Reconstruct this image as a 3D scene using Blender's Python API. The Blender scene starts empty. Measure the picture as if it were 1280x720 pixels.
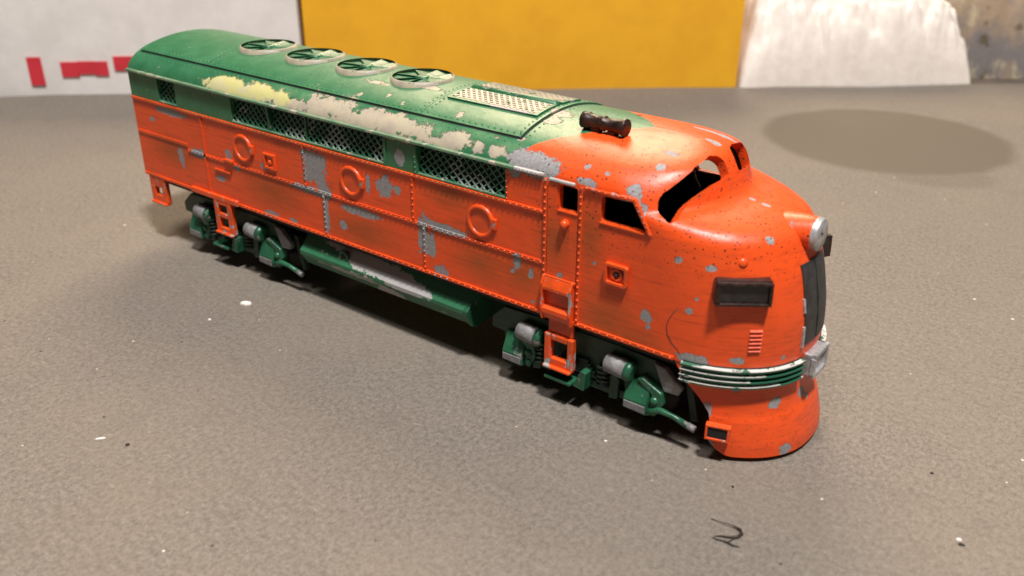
import bpy, bmesh, math, random
import numpy as np
from mathutils import Vector, Matrix

random.seed(7)
rng = np.random.default_rng(7)
MM = 0.001
scene = bpy.context.scene
C = scene.collection

# ------------------------------------------------------------------ camera
CAM_MM = (209.45, -137.88, 95.15)
RIGHT = Vector((0.79178, 0.61079, 0.00428))
DOWN = Vector((0.27222, -0.34660, -0.89764))
FWD = Vector((-0.54679, 0.71190, -0.44070))
cam_d = bpy.data.cameras.new('camera')
cam = bpy.data.objects.new('camera', cam_d)
C.objects.link(cam)
up = -DOWN
m = Matrix((RIGHT, up, -FWD)).transposed().to_4x4()
m.translation = Vector(CAM_MM) * MM
cam.matrix_world = m
cam_d.sensor_width = 36.0
cam_d.lens = 36.0 * 1165.0 / 1280.0
cam_d.clip_start = 0.005
cam_d.clip_end = 20
cam_d.dof.use_dof = True
cam_d.dof.focus_distance = 0.178
cam_d.dof.aperture_fstop = 24
scene.camera = cam

# ------------------------------------------------------------------ light
world = bpy.data.worlds.new('World')
scene.world = world
world.use_nodes = True
bg = world.node_tree.nodes['Background']
bg.inputs[0].default_value = (1.0, 0.90, 0.80, 1)
bg.inputs[1].default_value = 0.035


def area(name, loc, target, size, power, col, size_y=None):
    d = bpy.data.lights.new(name, 'AREA')
    d.energy = power
    d.color = col
    d.size = size * MM
    if size_y:
        d.shape = 'RECTANGLE'
        d.size_y = size_y * MM
    o = bpy.data.objects.new(name, d)
    C.objects.link(o)
    o.location = Vector(loc) * MM
    o.rotation_euler = (Vector(target) - Vector(loc)).to_track_quat('-Z', 'Y').to_euler()
    return o


area('ceiling_lamp', (400, -190, 900), (120, 0, 20), 90, 12.2, (1.0, 0.965, 0.95), 70)
area('back_lamp', (-400, 690, 760), (90, 0, 20), 520, 12.5, (1.0, 0.77, 0.52))
area('room_lamp', (60, -300, 1000), (110, 0, 20), 160, 3.0, (1.0, 0.965, 0.95))

scene.view_settings.view_transform = 'Standard'
scene.view_settings.look = 'None'
scene.view_settings.gamma = 1
scene.view_settings.use_curve_mapping = False
scene.view_settings.exposure = 0.16
scene.render.engine = 'CYCLES'
scene.render.resolution_x = 1024
scene.render.resolution_y = 576


# ------------------------------------------------------------------ materials
class NT:
    def __init__(self, name):
        self.m = bpy.data.materials.new(name)
        self.m.use_nodes = True
        self.t = self.m.node_tree
        self.b = self.t.nodes['Principled BSDF']
        tc = self.t.nodes.new('ShaderNodeTexCoord')
        mp = self.t.nodes.new('ShaderNodeMapping')
        mp.inputs['Scale'].default_value = (1000, 1000, 1000)
        self.t.links.new(tc.outputs['Object'], mp.inputs['Vector'])
        self.co = mp.outputs[0]

    def put(self, sock, v):
        if isinstance(v, (int, float)):
            sock.default_value = v
        elif isinstance(v, tuple):
            sock.default_value = v if len(v) == 4 else (*v, 1)
        else:
            self.t.links.new(v, sock)

    def noise(self, scale, detail=4, rough=0.55, vec=None, color=False):
        n = self.t.nodes.new('ShaderNodeTexNoise')
        self.t.links.new(vec or self.co, n.inputs['Vector'])
        n.inputs['Scale'].default_value = scale
        n.inputs['Detail'].default_value = detail
        n.inputs['Roughness'].default_value = rough
        return n.outputs['Color' if color else 'Fac']

    def stretch(self, s):
        n = self.t.nodes.new('ShaderNodeMapping')
        n.inputs['Scale'].default_value = s
        self.t.links.new(self.co, n.inputs['Vector'])
        return n.outputs[0]

    def math(self, op, a, b=0.0, c=0.0):
        n = self.t.nodes.new('ShaderNodeMath')
        n.operation = op
        for i, v in enumerate((a, b, c)):
            self.put(n.inputs[i], v)
        return n.outputs[0]

    def ramp(self, v, lo, hi, a=0.0, b=1.0):
        n = self.t.nodes.new('ShaderNodeMapRange')
        n.interpolation_type = 'SMOOTHSTEP'
        self.put(n.inputs[0], v)
        for i, x in enumerate((lo, hi, a, b)):
            n.inputs[1 + i].default_value = x
        return n.outputs[0]

    def mix(self, f, a, b):
        n = self.t.nodes.new('ShaderNodeMix')
        n.data_type = 'RGBA'
        self.put(n.inputs[0], f)
        self.put(n.inputs[6], a)
        self.put(n.inputs[7], b)
        return n.outputs[2]

    def attr(self, name):
        n = self.t.nodes.new('ShaderNodeAttribute')
        n.attribute_name = name
        return n.outputs['Fac']

    def bump(self, h, dist_mm, strength=1.0):
        n = self.t.nodes.new('ShaderNodeBump')
        n.inputs['Distance'].default_value = dist_mm * MM
        n.inputs['Strength'].default_value = strength
        self.put(n.inputs['Height'], h)
        self.t.links.new(n.outputs[0], self.b.inputs['Normal'])

    def out(self, color, rough=0.5, metal=0.0, spec=0.5):
        self.put(self.b.inputs['Base Color'], color)
        self.put(self.b.inputs['Roughness'], rough)
        self.put(self.b.inputs['Metallic'], metal)
        self.put(self.b.inputs['Specular IOR Level'], spec)
        return self.m


ORANGE = (0.80, 0.082, 0.011)
ORANGE_D = (0.42, 0.060, 0.010)
GREEN = (0.025, 0.135, 0.055)
GREEN_D = (0.011, 0.062, 0.032)
GREY = (0.235, 0.225, 0.225)
CREAM = (0.43, 0.37, 0.26)
YELLOW = (0.52, 0.48, 0.19)


def speckle(k, scale, radius, seed):
    v = k.t.nodes.new('ShaderNodeTexVoronoi')
    mp = k.t.nodes.new('ShaderNodeMapping')
    mp.inputs['Location'].default_value = (seed, seed * 1.7, seed * 0.6)
    k.t.links.new(k.co, mp.inputs['Vector'])
    k.t.links.new(mp.outputs[0], v.inputs['Vector'])
    v.inputs['Scale'].default_value = scale
    sep = k.t.nodes.new('ShaderNodeSeparateColor')
    k.t.links.new(v.outputs['Color'], sep.inputs[0])
    r = k.math('MULTIPLY', k.math('POWER', sep.outputs[0], 1.5), radius)
    d = k.math('SUBTRACT', r, v.outputs['Distance'])
    return k.ramp(d, -0.01, 0.02)


def body_paint(name):
    k = NT(name)
    fine = k.noise(0.75, 9, 0.72)
    edge = k.math('MULTIPLY', k.math('SUBTRACT', fine, 0.5), 2.6)
    wide = k.noise(0.09, 4, 0.6)
    streak = k.noise(1.0, 3, 0.6, k.stretch((0.10, 0.4, 1.9)))
    # orange: brushed, with brown grime
    dirt = k.ramp(k.math('ADD', wide, k.math('MULTIPLY', streak, 0.35)), 0.68, 1.0, 0.0, 0.6)
    dirt = k.math('MAXIMUM', dirt, k.math('MULTIPLY', k.attr('grime'), k.ramp(streak, 0.25, 0.75, 0.6, 1.3)))
    dirt = k.math('MINIMUM', dirt, 0.9)
    org = k.mix(dirt, ORANGE, (0.33, 0.075, 0.012))
    org = k.mix(k.ramp(streak, 0.47, 0.72, 0, 0.7), org, (0.58, 0.058, 0.009))
    # green: mottled
    g = k.mix(k.ramp(k.noise(0.22, 5, 0.65), 0.35, 0.7), GREEN, (0.042, 0.165, 0.075))
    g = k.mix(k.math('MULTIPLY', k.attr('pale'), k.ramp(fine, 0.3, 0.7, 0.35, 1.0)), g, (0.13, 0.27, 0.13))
    gm = k.ramp(k.math('ADD', k.attr('green'), k.math('MULTIPLY', edge, 0.25)), -0.04, 0.04)
    col = k.mix(gm, org, g)
    grime2 = k.ramp(k.noise(0.55, 6, 0.7), 0.57, 0.75, 0, 0.35)
    col = k.mix(k.math('MULTIPLY', grime2, 0.7), col, (0.09, 0.06, 0.035))
    # under layers showing through
    patchy = k.math('ADD', edge, k.math('MULTIPLY', k.math('SUBTRACT', k.noise(0.17, 4, 0.6), 0.47), 3.2))
    ym = k.ramp(k.math('ADD', k.attr('yellow'), patchy), -0.18, 0.22)
    cm = k.ramp(k.math('ADD', k.attr('cream'), patchy), -0.14, 0.18)
    cm2 = k.math('MULTIPLY', gm, k.ramp(k.noise(0.8, 6, 0.72), 0.655, 0.675))
    cm = k.math('MAXIMUM', cm, k.math('MULTIPLY', cm2, 0.8))
    col = k.mix(cm, col, k.mix(k.ramp(k.noise(0.3, 5, 0.6), 0.38, 0.66), CREAM, (0.36, 0.30, 0.24)))
    col = k.mix(ym, col, k.mix(k.ramp(k.noise(0.25, 5, 0.6), 0.42, 0.66), YELLOW, (0.50, 0.46, 0.27)))
    chip = k.math('ADD', k.math('ADD', k.attr('chip'), 0.12), edge)
    hm = k.ramp(chip, -0.03, 0.04)
    micro = k.ramp(k.noise(0.62, 7, 0.74), 0.715, 0.722)
    hm = k.math('MAXIMUM', hm, k.math('MULTIPLY', micro, 0.9))
    gcol = k.mix(k.ramp(k.noise(2.3, 4), 0.35, 0.7), GREY, (0.33, 0.315, 0.31))
    col = k.mix(hm, col, gcol)
    # pits
    p1 = speckle(k, 0.8, 0.13, 3.1)
    p2 = speckle(k, 1.75, 0.33, 11.3)
    pit = k.math('MULTIPLY', k.math('MAXIMUM', p1, p2), k.attr('pit'))
    col = k.mix(pit, col, (0.035, 0.012, 0.006))
    layer = k.math('MAXIMUM', hm, k.math('MAXIMUM', cm, ym))
    h = k.math('SUBTRACT', 1.0, k.math('MAXIMUM', layer, pit))
    h = k.math('ADD', h, k.math('MULTIPLY', k.noise(0.35, 3), 0.7))
    h = k.math('ADD', h, k.math('MULTIPLY', k.noise(3.5, 3), 0.06))
    k.bump(h, 0.16, 0.85)
    rough = k.math('ADD', k.ramp(layer, 0, 1, 0.34, 0.62), k.math('MULTIPLY', dirt, 0.22))
    rough = k.math('ADD', rough, k.math('MULTIPLY', fine, 0.10))
    return k.out(col, rough)


def chipped(name, base, dark, under, amount=0.60, rough=0.38, grime=0.5, scale=0.5, metal=0.0):
    k = NT(name)
    n = k.noise(scale, 6, 0.68)
    c = k.mix(k.ramp(k.noise(0.25, 4), 0.35, 0.7, 0, grime), base, dark)
    msk = k.ramp(n, amount, amount + 0.02)
    c = k.mix(msk, c, under)
    k.bump(k.math('ADD', k.math('SUBTRACT', 1.0, msk), k.math('MULTIPLY', k.noise(1.5, 3), 0.6)), 0.1, 0.7)
    return k.out(c, k.ramp(msk, 0, 1, rough, 0.6), metal)


def plain(name, col, col2, rough=0.5, metal=0.0, scale=0.8, bump=0.05):
    k = NT(name)
    n = k.noise(scale, 5, 0.65)
    c = k.mix(k.ramp(n, 0.35, 0.68), col, col2)
    k.bump(k.noise(scale * 3, 4), bump, 0.6)
    return k.out(c, k.math('ADD', rough - 0.08, k.math('MULTIPLY', n, 0.18)), metal)


M = {}
M['body'] = body_paint('worn_two_tone_paint')
M['inside'] = plain('dark_inside', (0.004, 0.003, 0.003), (0.006, 0.005, 0.004), 0.9)
M['orange'] = chipped('orange_trim_paint', ORANGE, ORANGE_D, GREY, 0.66, 0.32, 0.6)
M['orange_worn'] = chipped('worn_orange_paint', ORANGE, ORANGE_D, (0.36, 0.34, 0.32), 0.58, 0.36, 0.7, 0.45)
M['green'] = chipped('green_trim_paint', GREEN, GREEN_D, (0.20, 0.20, 0.17), 0.63, 0.38, 0.8)
M['green_worn'] = chipped('worn_green_paint', GREEN, (0.03, 0.15, 0.08), (0.30, 0.29, 0.28), 0.545, 0.4, 0.8, 0.075)
M['green_truck'] = chipped('truck_green_paint', (0.022, 0.115, 0.055), GREEN_D, (0.20, 0.19, 0.18), 0.60, 0.34, 0.9, 0.3)
M['green_dark'] = plain('dark_green_casting', (0.004, 0.010, 0.006), (0.009, 0.026, 0.015), 0.55)
M['green_mid'] = plain('deep_green_casting', (0.010, 0.040, 0.022), (0.020, 0.075, 0.040), 0.5)  # mottle of two deep greens for the truck frame and beams
M['stripe'] = chipped('striped_rib_paint', (0.02, 0.12, 0.065), GREEN_D, (0.5, 0.49, 0.46), 0.62, 0.3, 0.4, 0.3)
M['mesh'] = chipped('mesh_green_paint', (0.028, 0.15, 0.085), (0.02, 0.10, 0.05), (0.27, 0.36, 0.31), 0.53, 0.25, 0.6, 0.12)
M['roofmesh'] = chipped('roof_mesh_paint', (0.42, 0.36, 0.26), (0.22, 0.20, 0.15), GREEN, 0.60, 0.45, 0.7, 0.4)
M['rib_edge'] = chipped('worn_white_edge', (0.66, 0.63, 0.58), (0.45, 0.43, 0.40), (0.04, 0.13, 0.07), 0.55, 0.35, 0.6, 0.35)
M['black'] = plain('black_void', (0.006, 0.006, 0.006), (0.012, 0.011, 0.010), 0.7)
M['black_gloss'] = plain('black_gloss_plastic', (0.012, 0.011, 0.011), (0.03, 0.024, 0.02), 0.28)
M['black_sheet'] = plain('black_worn_sheet', (0.020, 0.019, 0.019), (0.045, 0.043, 0.042), 0.5, 0, 0.6)
M['brown_black'] = plain('brown_black_metal', (0.018, 0.011, 0.009), (0.055, 0.026, 0.018), 0.36, 0.3, 0.7, 0.15)
M['silver'] = plain('dull_silver', (0.55, 0.54, 0.53), (0.33, 0.325, 0.33), 0.42, 0.45, 0.9, 0.08)
M['silver_lip'] = chipped('silver_edge', (0.52, 0.50, 0.47), (0.33, 0.32, 0.30), (0.45, 0.10, 0.03), 0.60, 0.4, 0.6, 0.5)
M['grey'] = plain('grey_plastic', (0.15, 0.145, 0.145), (0.235, 0.225, 0.22), 0.55)
M['wheel'] = plain('wheel_metal', (0.012, 0.011, 0.010), (0.03, 0.022, 0.018), 0.5, 0.5)
M['pale_green'] = chipped('pale_green_lip', (0.16, 0.24, 0.14), (0.05, 0.16, 0.09), (0.36, 0.33, 0.26), 0.56, 0.45, 0.8, 0.35)


# ------------------------------------------------------------------ mesh helpers (millimetres)
class MB:
    def __init__(self):
        self.v = []
        self.f = []
        self.s = []

    def add(self, vs, fs, smooth=False):
        o = len(self.v)
        self.v += [tuple(p) for p in vs]
        self.f += [tuple(i + o for i in f) for f in fs]
        self.s += [smooth] * len(fs)
        return self

    def box(self, x0, x1, y0, y1, z0, z1):
        vs = [(x, y, z) for z in (z0, z1) for x, y in ((x0, y0), (x1, y0), (x1, y1), (x0, y1))]
        return self.add(vs, [(0, 3, 2, 1), (4, 5, 6, 7), (0, 1, 5, 4), (1, 2, 6, 5), (2, 3, 7, 6), (3, 0, 4, 7)])

    def prism(self, poly, axis, a, b):
        """poly of 2-D points extruded along an axis; for y: (x,z), for x: (y,z), for z: (x,y)"""
        def P(p, t):
            return {'y': (p[0], t, p[1]), 'x': (t, p[0], p[1]), 'z': (p[0], p[1], t)}[axis]
        n = len(poly)
        vs = [P(p, a) for p in poly] + [P(p, b) for p in poly]
        fs = [tuple(range(n))[::-1], tuple(range(n, 2 * n))] + [(i, (i + 1) % n, n + (i + 1) % n, n + i) for i in range(n)]
        return self.add(vs, fs)

    def tube(self, pts, rad, n=10, cap=True, smooth=True):
        """swept tube; rad one value or one per point"""
        pts = [Vector(p) for p in pts]
        if isinstance(rad, (int, float)):
            rad = [rad] * len(pts)
        vs = []
        ref = None
        for i, p in enumerate(pts):
            d = (pts[min(i + 1, len(pts) - 1)] - pts[max(i - 1, 0)])
            if d.length < 1e-9:
                d = dlast
            d = d.normalized()
            dlast = d
            if ref is None:
                ref = Vector((0, 0, 1)) if abs(d.z) < 0.9 else Vector((1, 0, 0))
            a = (ref - d * ref.dot(d)).normalized()
            ref = a
            b = d.cross(a)
            for j in range(n):
                t = 2 * math.pi * j / n
                vs.append(p + (a * math.cos(t) + b * math.sin(t)) * rad[i])
        fs = []
        for i in range(len(pts) - 1):
            for j in range(n):
                fs.append((i * n + j, i * n + (j + 1) % n, (i + 1) * n + (j + 1) % n, (i + 1) * n + j))
        self.add(vs, fs, smooth)
        if cap:
            o = len(self.v) - len(vs)
            self.f += [tuple(o + j for j in range(n))[::-1], tuple(o + (len(pts) - 1) * n + j for j in range(n))]
            self.s += [False, False]
        return self

    def torus(self, c, R, r, axis='y', n=36, k=10):
        vs, fs = [], []
        for i in range(n):
            a = 2 * math.pi * i / n
            for j in range(k):
                b = 2 * math.pi * j / k
                q = R + r * math.cos(b)
                u, w, h = q * math.cos(a), q * math.sin(a), r * math.sin(b)
                vs.append({'y': (c[0] + u, c[1] + h, c[2] + w), 'z': (c[0] + u, c[1] + w, c[2] + h), 'x': (c[0] + h, c[1] + u, c[2] + w)}[axis])
                fs.append((i * k + j, i * k + (j + 1) % k, ((i + 1) % n) * k + (j + 1) % k, ((i + 1) % n) * k + j))
        return self.add(vs, fs, True)

    def dome(self, c, nrm, r, h, n=8, k=3):
        nrm = Vector(nrm).normalized()
        a = nrm.orthogonal().normalized()
        b = nrm.cross(a)
        c = Vector(c)
        vs = []
        for i in range(k):
            t = math.pi / 2 * i / k
            for j in range(n):
                q = 2 * math.pi * j / n
                vs.append(c + (a * math.cos(q) + b * math.sin(q)) * r * math.cos(t) + nrm * h * math.sin(t))
        vs.append(c + nrm * h)
        fs = [(i * n + j, i * n + (j + 1) % n, (i + 1) * n + (j + 1) % n, (i + 1) * n + j) for i in range(k - 1) for j in range(n)]
        fs += [((k - 1) * n + j, (k - 1) * n + (j + 1) % n, k * n) for j in range(n)]
        return self.add(vs, fs, True)

    def xf(self, mat):
        self.v = [tuple(mat @ Vector(p)) for p in self.v]
        return self

    def mirror_y(self):
        n = len(self.v)
        fs = list(self.f)
        ss = list(self.s)
        self.v += [(x, -y, z) for x, y, z in self.v]
        self.f += [tuple(i + n for i in f)[::-1] for f in fs]
        self.s += ss
        return self

    def mesh(self, name):
        me = bpy.data.meshes.new(name)
        me.from_pydata([(x * MM, y * MM, z * MM) for x, y, z in self.v], [], self.f)
        me.polygons.foreach_set('use_smooth', self.s)
        bm = bmesh.new()
        bm.from_mesh(me)
        bmesh.ops.recalc_face_normals(bm, faces=bm.faces)
        bm.to_mesh(me)
        bm.free()
        me.update()
        return me


WORLD = {}


def link(name, me, mat, parent=None, loc=(0, 0, 0), bevel=0.0, kind=None, label=None):
    """mesh object at loc (mm, world); children store their place relative to the parent"""
    o = bpy.data.objects.new(name, me)
    C.objects.link(o)
    if me is not None and mat is not None and not me.materials:
        me.materials.append(M[mat] if isinstance(mat, str) else mat)
    w = Vector(loc)
    WORLD[o] = w
    if parent is not None:
        o.parent = parent
        o.location = (w - WORLD[parent]) * MM
    else:
        o.location = w * MM
    if bevel:
        b = o.modifiers.new('soft_edge', 'BEVEL')
        b.width = bevel * MM
        b.segments = 2
        b.limit_method = 'ANGLE'
        b.angle_limit = math.radians(35)
    if kind:
        o['kind'] = kind
    if label:
        o['label'] = label
    return o


def part(name, mb, mat, parent, bevel=0.0, kind=None, label=None):
    return link(name, mb.mesh(name), mat, parent, (0, 0, 0), bevel, kind, label)


def thing(name, label, cat, loc=(0, 0, 0), group=None):
    o = link(name, None, None, None, loc)
    o['label'] = label
    o['category'] = cat
    if group:
        o['group'] = group
    return o


def tag(o, label, cat, group=None):
    o['label'] = label
    o['category'] = cat
    if group:
        o['group'] = group
    return o


# GEOM-BEGIN  (locomotive hull: stacked plan curves; x forward, y left, z up; mm)
#            z     W     xf     x0    p    q
HULL = np.array([
    [17.3, 17.0, 166.8, 147.0, 2.30, 2.1],
    [20.0, 17.0, 166.9, 147.0, 2.30, 2.1],
    [25.0, 17.0, 166.6, 147.0, 2.28, 2.1],
    [29.0, 17.0, 165.9, 146.8, 2.22, 2.1],
    [32.5, 17.0, 165.1, 146.3, 2.15, 2.1],
    [35.5, 17.0, 163.9, 145.4, 2.10, 2.1],
    [38.0, 17.0, 162.9, 144.4, 2.0, 2.1],
    [39.2, 17.0, 161.6, 143.3, 1.9, 2.05],
    [39.9, 17.0, 160.1, 142.6, 1.75, 2.0],
    [40.6, 17.0, 157.2, 141.5, 1.55, 2.0],
    [41.1, 17.0, 153.9, 140.4, 1.42, 2.0],
    [41.6, 17.0, 151.8, 139.6, 1.50, 2.0],
    [42.4, 17.0, 150.9, 138.8, 1.70, 2.0],
    [43.7, 16.9, 150.2, 137.2, 2.05, 2.0],
    [45.1, 16.1, 149.6, 136.0, 2.4, 2.0],
    [46.2, 14.9, 149.0, 135.0, 2.7, 2.1],
    [47.2, 13.3, 148.4, 134.0, 2.9, 2.2],
    [48.2, 10.8, 147.2, 132.0, 2.6, 2.1],
    [49.1, 7.0, 144.4, 129.0, 2.2, 2.0],
    [49.6, 3.5, 140.8, 127.0, 2.0, 2.0],
    [49.75, 0.0, 137.5, 125.0, 2.0, 2.0]])


def catmull(P, n_per):
    out = []
    for i in range(len(P) - 1):
        p0 = P[max(i - 1, 0)]
        p1, p2 = P[i], P[i + 1]
        p3 = P[min(i + 2, len(P) - 1)]
        d1 = np.linalg.norm(p2[:3] - p1[:3])
        m1 = (p2 - p0) / max(np.linalg.norm(p2[:3] - p0[:3]), 1e-9) * d1
        m2 = (p3 - p1) / max(np.linalg.norm(p3[:3] - p1[:3]), 1e-9) * d1
        k = max(2, int(round(d1 / n_per)))
        for t in np.arange(k) / k:
            h = (2 * t**3 - 3 * t**2 + 1, t**3 - 2 * t**2 + t, -2 * t**3 + 3 * t**2, t**3 - t**2)
            out.append(h[0] * p1 + h[1] * m1 + h[2] * p2 + h[3] * m2)
    out.append(P[-1])
    return np.array(out)


def hull_rows(step=0.45):
    r = catmull(HULL, step)
    side = (r[:, 0] < 43.2)
    r[side, 1] = 17.0
    r[:, 1] = np.clip(r[:, 1], 0, 17.0)
    return r


def hull_grid(rows, n_side=290, n_front=96):
    """points of the near half (y<0): array rows x columns x 3"""
    u = np.linspace(0, 1, n_side)
    th = np.linspace(0, math.pi / 2, n_front)[1:]
    z, W, xf, x0, p, q = rows.T
    X = np.concatenate([x0[:, None] * u[None], x0[:, None] + (xf - x0)[:, None] * np.sin(th)[None] ** (2 / q)[:, None]], 1)
    Y = np.concatenate([-W[:, None] * np.ones_like(u)[None], -W[:, None] * np.clip(np.cos(th), 0, 1)[None] ** (2 / p)[:, None]], 1)
    Y[:, -1] = 0
    Z = np.repeat(z[:, None], X.shape[1], 1)
    return np.stack([X, Y, Z], -1)


def grid_normals(G):
    du = np.gradient(G, axis=1)
    dv = np.gradient(G, axis=0)
    n = np.cross(du, dv)
    n /= np.maximum(np.linalg.norm(n, axis=-1, keepdims=True), 1e-12)
    return n


def plan_point(x0, xf, W, p, q, th):
    return x0 + (xf - x0) * math.sin(th) ** (2 / q), -W * max(math.cos(th), 0) ** (2 / p)


#             z     W     xf
PILOT = np.array([
    [17.3, 16.8, 166.6],
    [15.5, 16.8, 166.6],
    [14.0, 16.7, 166.5],
    [12.6, 16.55, 166.5],
    [10.5, 16.45, 166.7],
    [8.6, 16.5, 167.2],
    [7.2, 16.75, 167.9],
    [5.0, 16.9, 168.5],
    [3.0, 17.0, 169.0],
    [1.0, 17.0, 169.2]])
PILOT_EDGE = [(17.3, 150.0), (14.0, 152.0), (11.0, 154.6), (8.5, 156.4), (6.0, 157.0), (1.0, 157.2)]
# GEOM-END

OX = 85.0
loco = thing('model_locomotive', 'worn orange and green model diesel locomotive with chipped paint standing on the board', 'locomotive', (OX, 0, 0))

# hull shell -----------------------------------------------------------
rows = hull_rows()
near = hull_grid(rows)
nrm = grid_normals(near)
nrm[-1, :, :] = (0, 0, 1)
nrm[:, -1, 1] = 0
irows = rows.copy()          # inner face: the same plan curves, drawn in by the wall thickness
irows[:, 0] = 17.3 + (rows[:, 0] - 17.3) * (31.35 / 32.45)
irows[:, 1] = rows[:, 1] * (15.9 / 17.0)
irows[:, 2] = rows[:, 2] - 1.3
irows[:, 3] = rows[:, 3] - 0.2
inner = hull_grid(irows)
inner[:, 0, 0] = 1.1


def full(G):
    far = G[:, ::-1] * np.array([1, -1, 1])
    return np.concatenate([G, far[:, 1:]], 1)


def hull_mesh():
    O, I = full(near), full(inner)
    R_, K = O.shape[:2]
    v = np.concatenate([O.reshape(-1, 3), I.reshape(-1, 3)])
    n = R_ * K
    idx = np.arange(n).reshape(R_, K)
    q = np.stack([idx[:-1, :-1], idx[:-1, 1:], idx[1:, 1:], idx[1:, :-1]], -1).reshape(-1, 4)
    faces = [tuple(f) for f in q.tolist()]
    faces += [tuple(int(i) + n for i in f[::-1]) for f in q.tolist()]
    nf_out = len(q)
    for c in range(K - 1):
        faces.append((c + n, c + 1 + n, c + 1, c))
    # rear walls
    loop = [int(idx[r, 0]) for r in range(R_)] + [int(idx[r, K - 1]) for r in range(R_ - 2, -1, -1)]
    faces.append(tuple(loop))
    faces.append(tuple(i + n for i in loop[::-1]))
    a, b = int(idx[0, 0]), int(idx[0, K - 1])
    faces.append((a, b, b + n, a + n))
    me = bpy.data.meshes.new('body_shell')
    me.from_pydata((v * MM).tolist(), [], faces)
    me.materials.append(M['body'])
    me.materials.append(M['inside'])
    mi = np.zeros(len(faces), dtype=np.int32)
    mi[nf_out:2 * nf_out] = 1
    me.polygons.foreach_set('material_index', mi)
    bm = bmesh.new()
    bm.from_mesh(me)
    bmesh.ops.remove_doubles(bm, verts=bm.verts, dist=1e-6)
    bmesh.ops.recalc_face_normals(bm, faces=bm.faces)
    bm.to_mesh(me)
    bm.free()
    return me


def round_poly(poly, r=0.5, k=4):
    out = []
    n = len(poly)
    for i in range(n):
        p = Vector(poly[i])
        a = Vector(poly[i - 1]) - p
        b = Vector(poly[(i + 1) % n]) - p
        d = min(r, a.length * 0.45, b.length * 0.45)
        s, e = p + a.normalized() * d, p + b.normalized() * d
        for t in range(k + 1):
            t /= k
            out.append(tuple((s * (1 - t) ** 2 + p * 2 * t * (1 - t) + e * t * t)))
    return out


GRILLES = [(11.7, 18.4, 37.5, 43.0), (39.0, 85.4, 37.5, 43.0), (94.3, 115.0, 37.4, 43.0)]
DOOR_WIN = [(126.5, 42.5), (130.2, 42.5), (130.2, 38.1), (126.5, 38.1)]
CAB_WIN = [(134.8, 42.4), (140.8, 42.5), (143.4, 38.0), (134.8, 38.0)]
WIND = [(-14.7, 43.4), (-16.3, 40.2), (-14.5, 40.9), (-12.4, 41.5), (-10.8, 42.7), (-8.7, 43.8), (-5.1, 44.8), (-2.0, 45.0), (-2.1, 47.3), (-2.7, 48.0), (-4.1, 48.2), (-8.6, 47.25), (-14.0, 44.2)]
hull_o = bpy.data.objects.new('hull_tmp', hull_mesh())
C.objects.link(hull_o)
cutters = []


def cut_with(mb):
    c = bpy.data.objects.new('cutter', mb.mesh('cutter'))
    c.data.materials.append(M['body'])
    C.objects.link(c)
    bo = hull_o.modifiers.new('cut', 'BOOLEAN')
    bo.operation = 'DIFFERENCE'
    bo.solver = 'EXACT'
    bo.object = c
    bo.material_mode = 'TRANSFER'
    cutters.append(c)


c1 = MB()
for (x0, x1, z0, z1) in GRILLES:
    c1.box(x0, x1, -19, -15.2, z0, z1)
c1.prism(round_poly(DOOR_WIN, 0.5), 'y', -19, -14.5)
c1.prism(round_poly(CAB_WIN, 0.7), 'y', -19, -14.0)
c1.mirror_y()
c1.tube([(127.5, 6.2, 46), (127.5, 6.2, 52)], 0.55, 12)   # empty horn hole on the far side
cut_with(c1)


def hull_at(x=None, y=None, z=None):
    """nearest near-half hull point and normal for two given coordinates"""
    d = np.zeros(near.shape[:2])
    for i, c in enumerate((x, y, z)):
        if c is not None:
            d += (near[..., i] - c) ** 2
    k = np.unravel_index(np.argmin(d), d.shape)
    return near[k], nrm[k]


def pane_cut(poly, s):
    """opening through the wall, cut square to the sloping windscreen"""
    mb = MB()
    d = Vector((0.80, 0, 0.60))
    P = []
    for (y, z) in round_poly(poly, 0.5):
        q = hull_at(y=-abs(y), z=z)[0]
        P.append(Vector((q[0], y, z)))
    n = len(P)
    c = sum(P, Vector()) / n
    vs = [p + d * 7 for p in P] + [p - d * 5 for p in P] + [c + d * 7, c - d * 5]
    fs = []
    for i in range(n):
        j = (i + 1) % n
        fs += [(i, j, n + j, n + i), (i, 2 * n, j), (n + i, n + j, 2 * n + 1)]
    return mb.add(vs, fs)


cut_with(pane_cut(WIND, -1))
WIND_FAR = [(10.4, 42.9), (5.1, 44.5), (1.2, 44.9), (1.3, 47.4), (1.9, 48.1), (4.1, 48.2), (8.8, 47.25), (10.4, 46.4)]
cut_with(pane_cut(WIND_FAR, 1))
dg = bpy.context.evaluated_depsgraph_get()
dg.update()
body_me = bpy.data.meshes.new_from_object(hull_o.evaluated_get(dg))
body_me.name = 'body_shell'
for o in [hull_o] + cutters:
    bpy.data.objects.remove(o)


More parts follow.
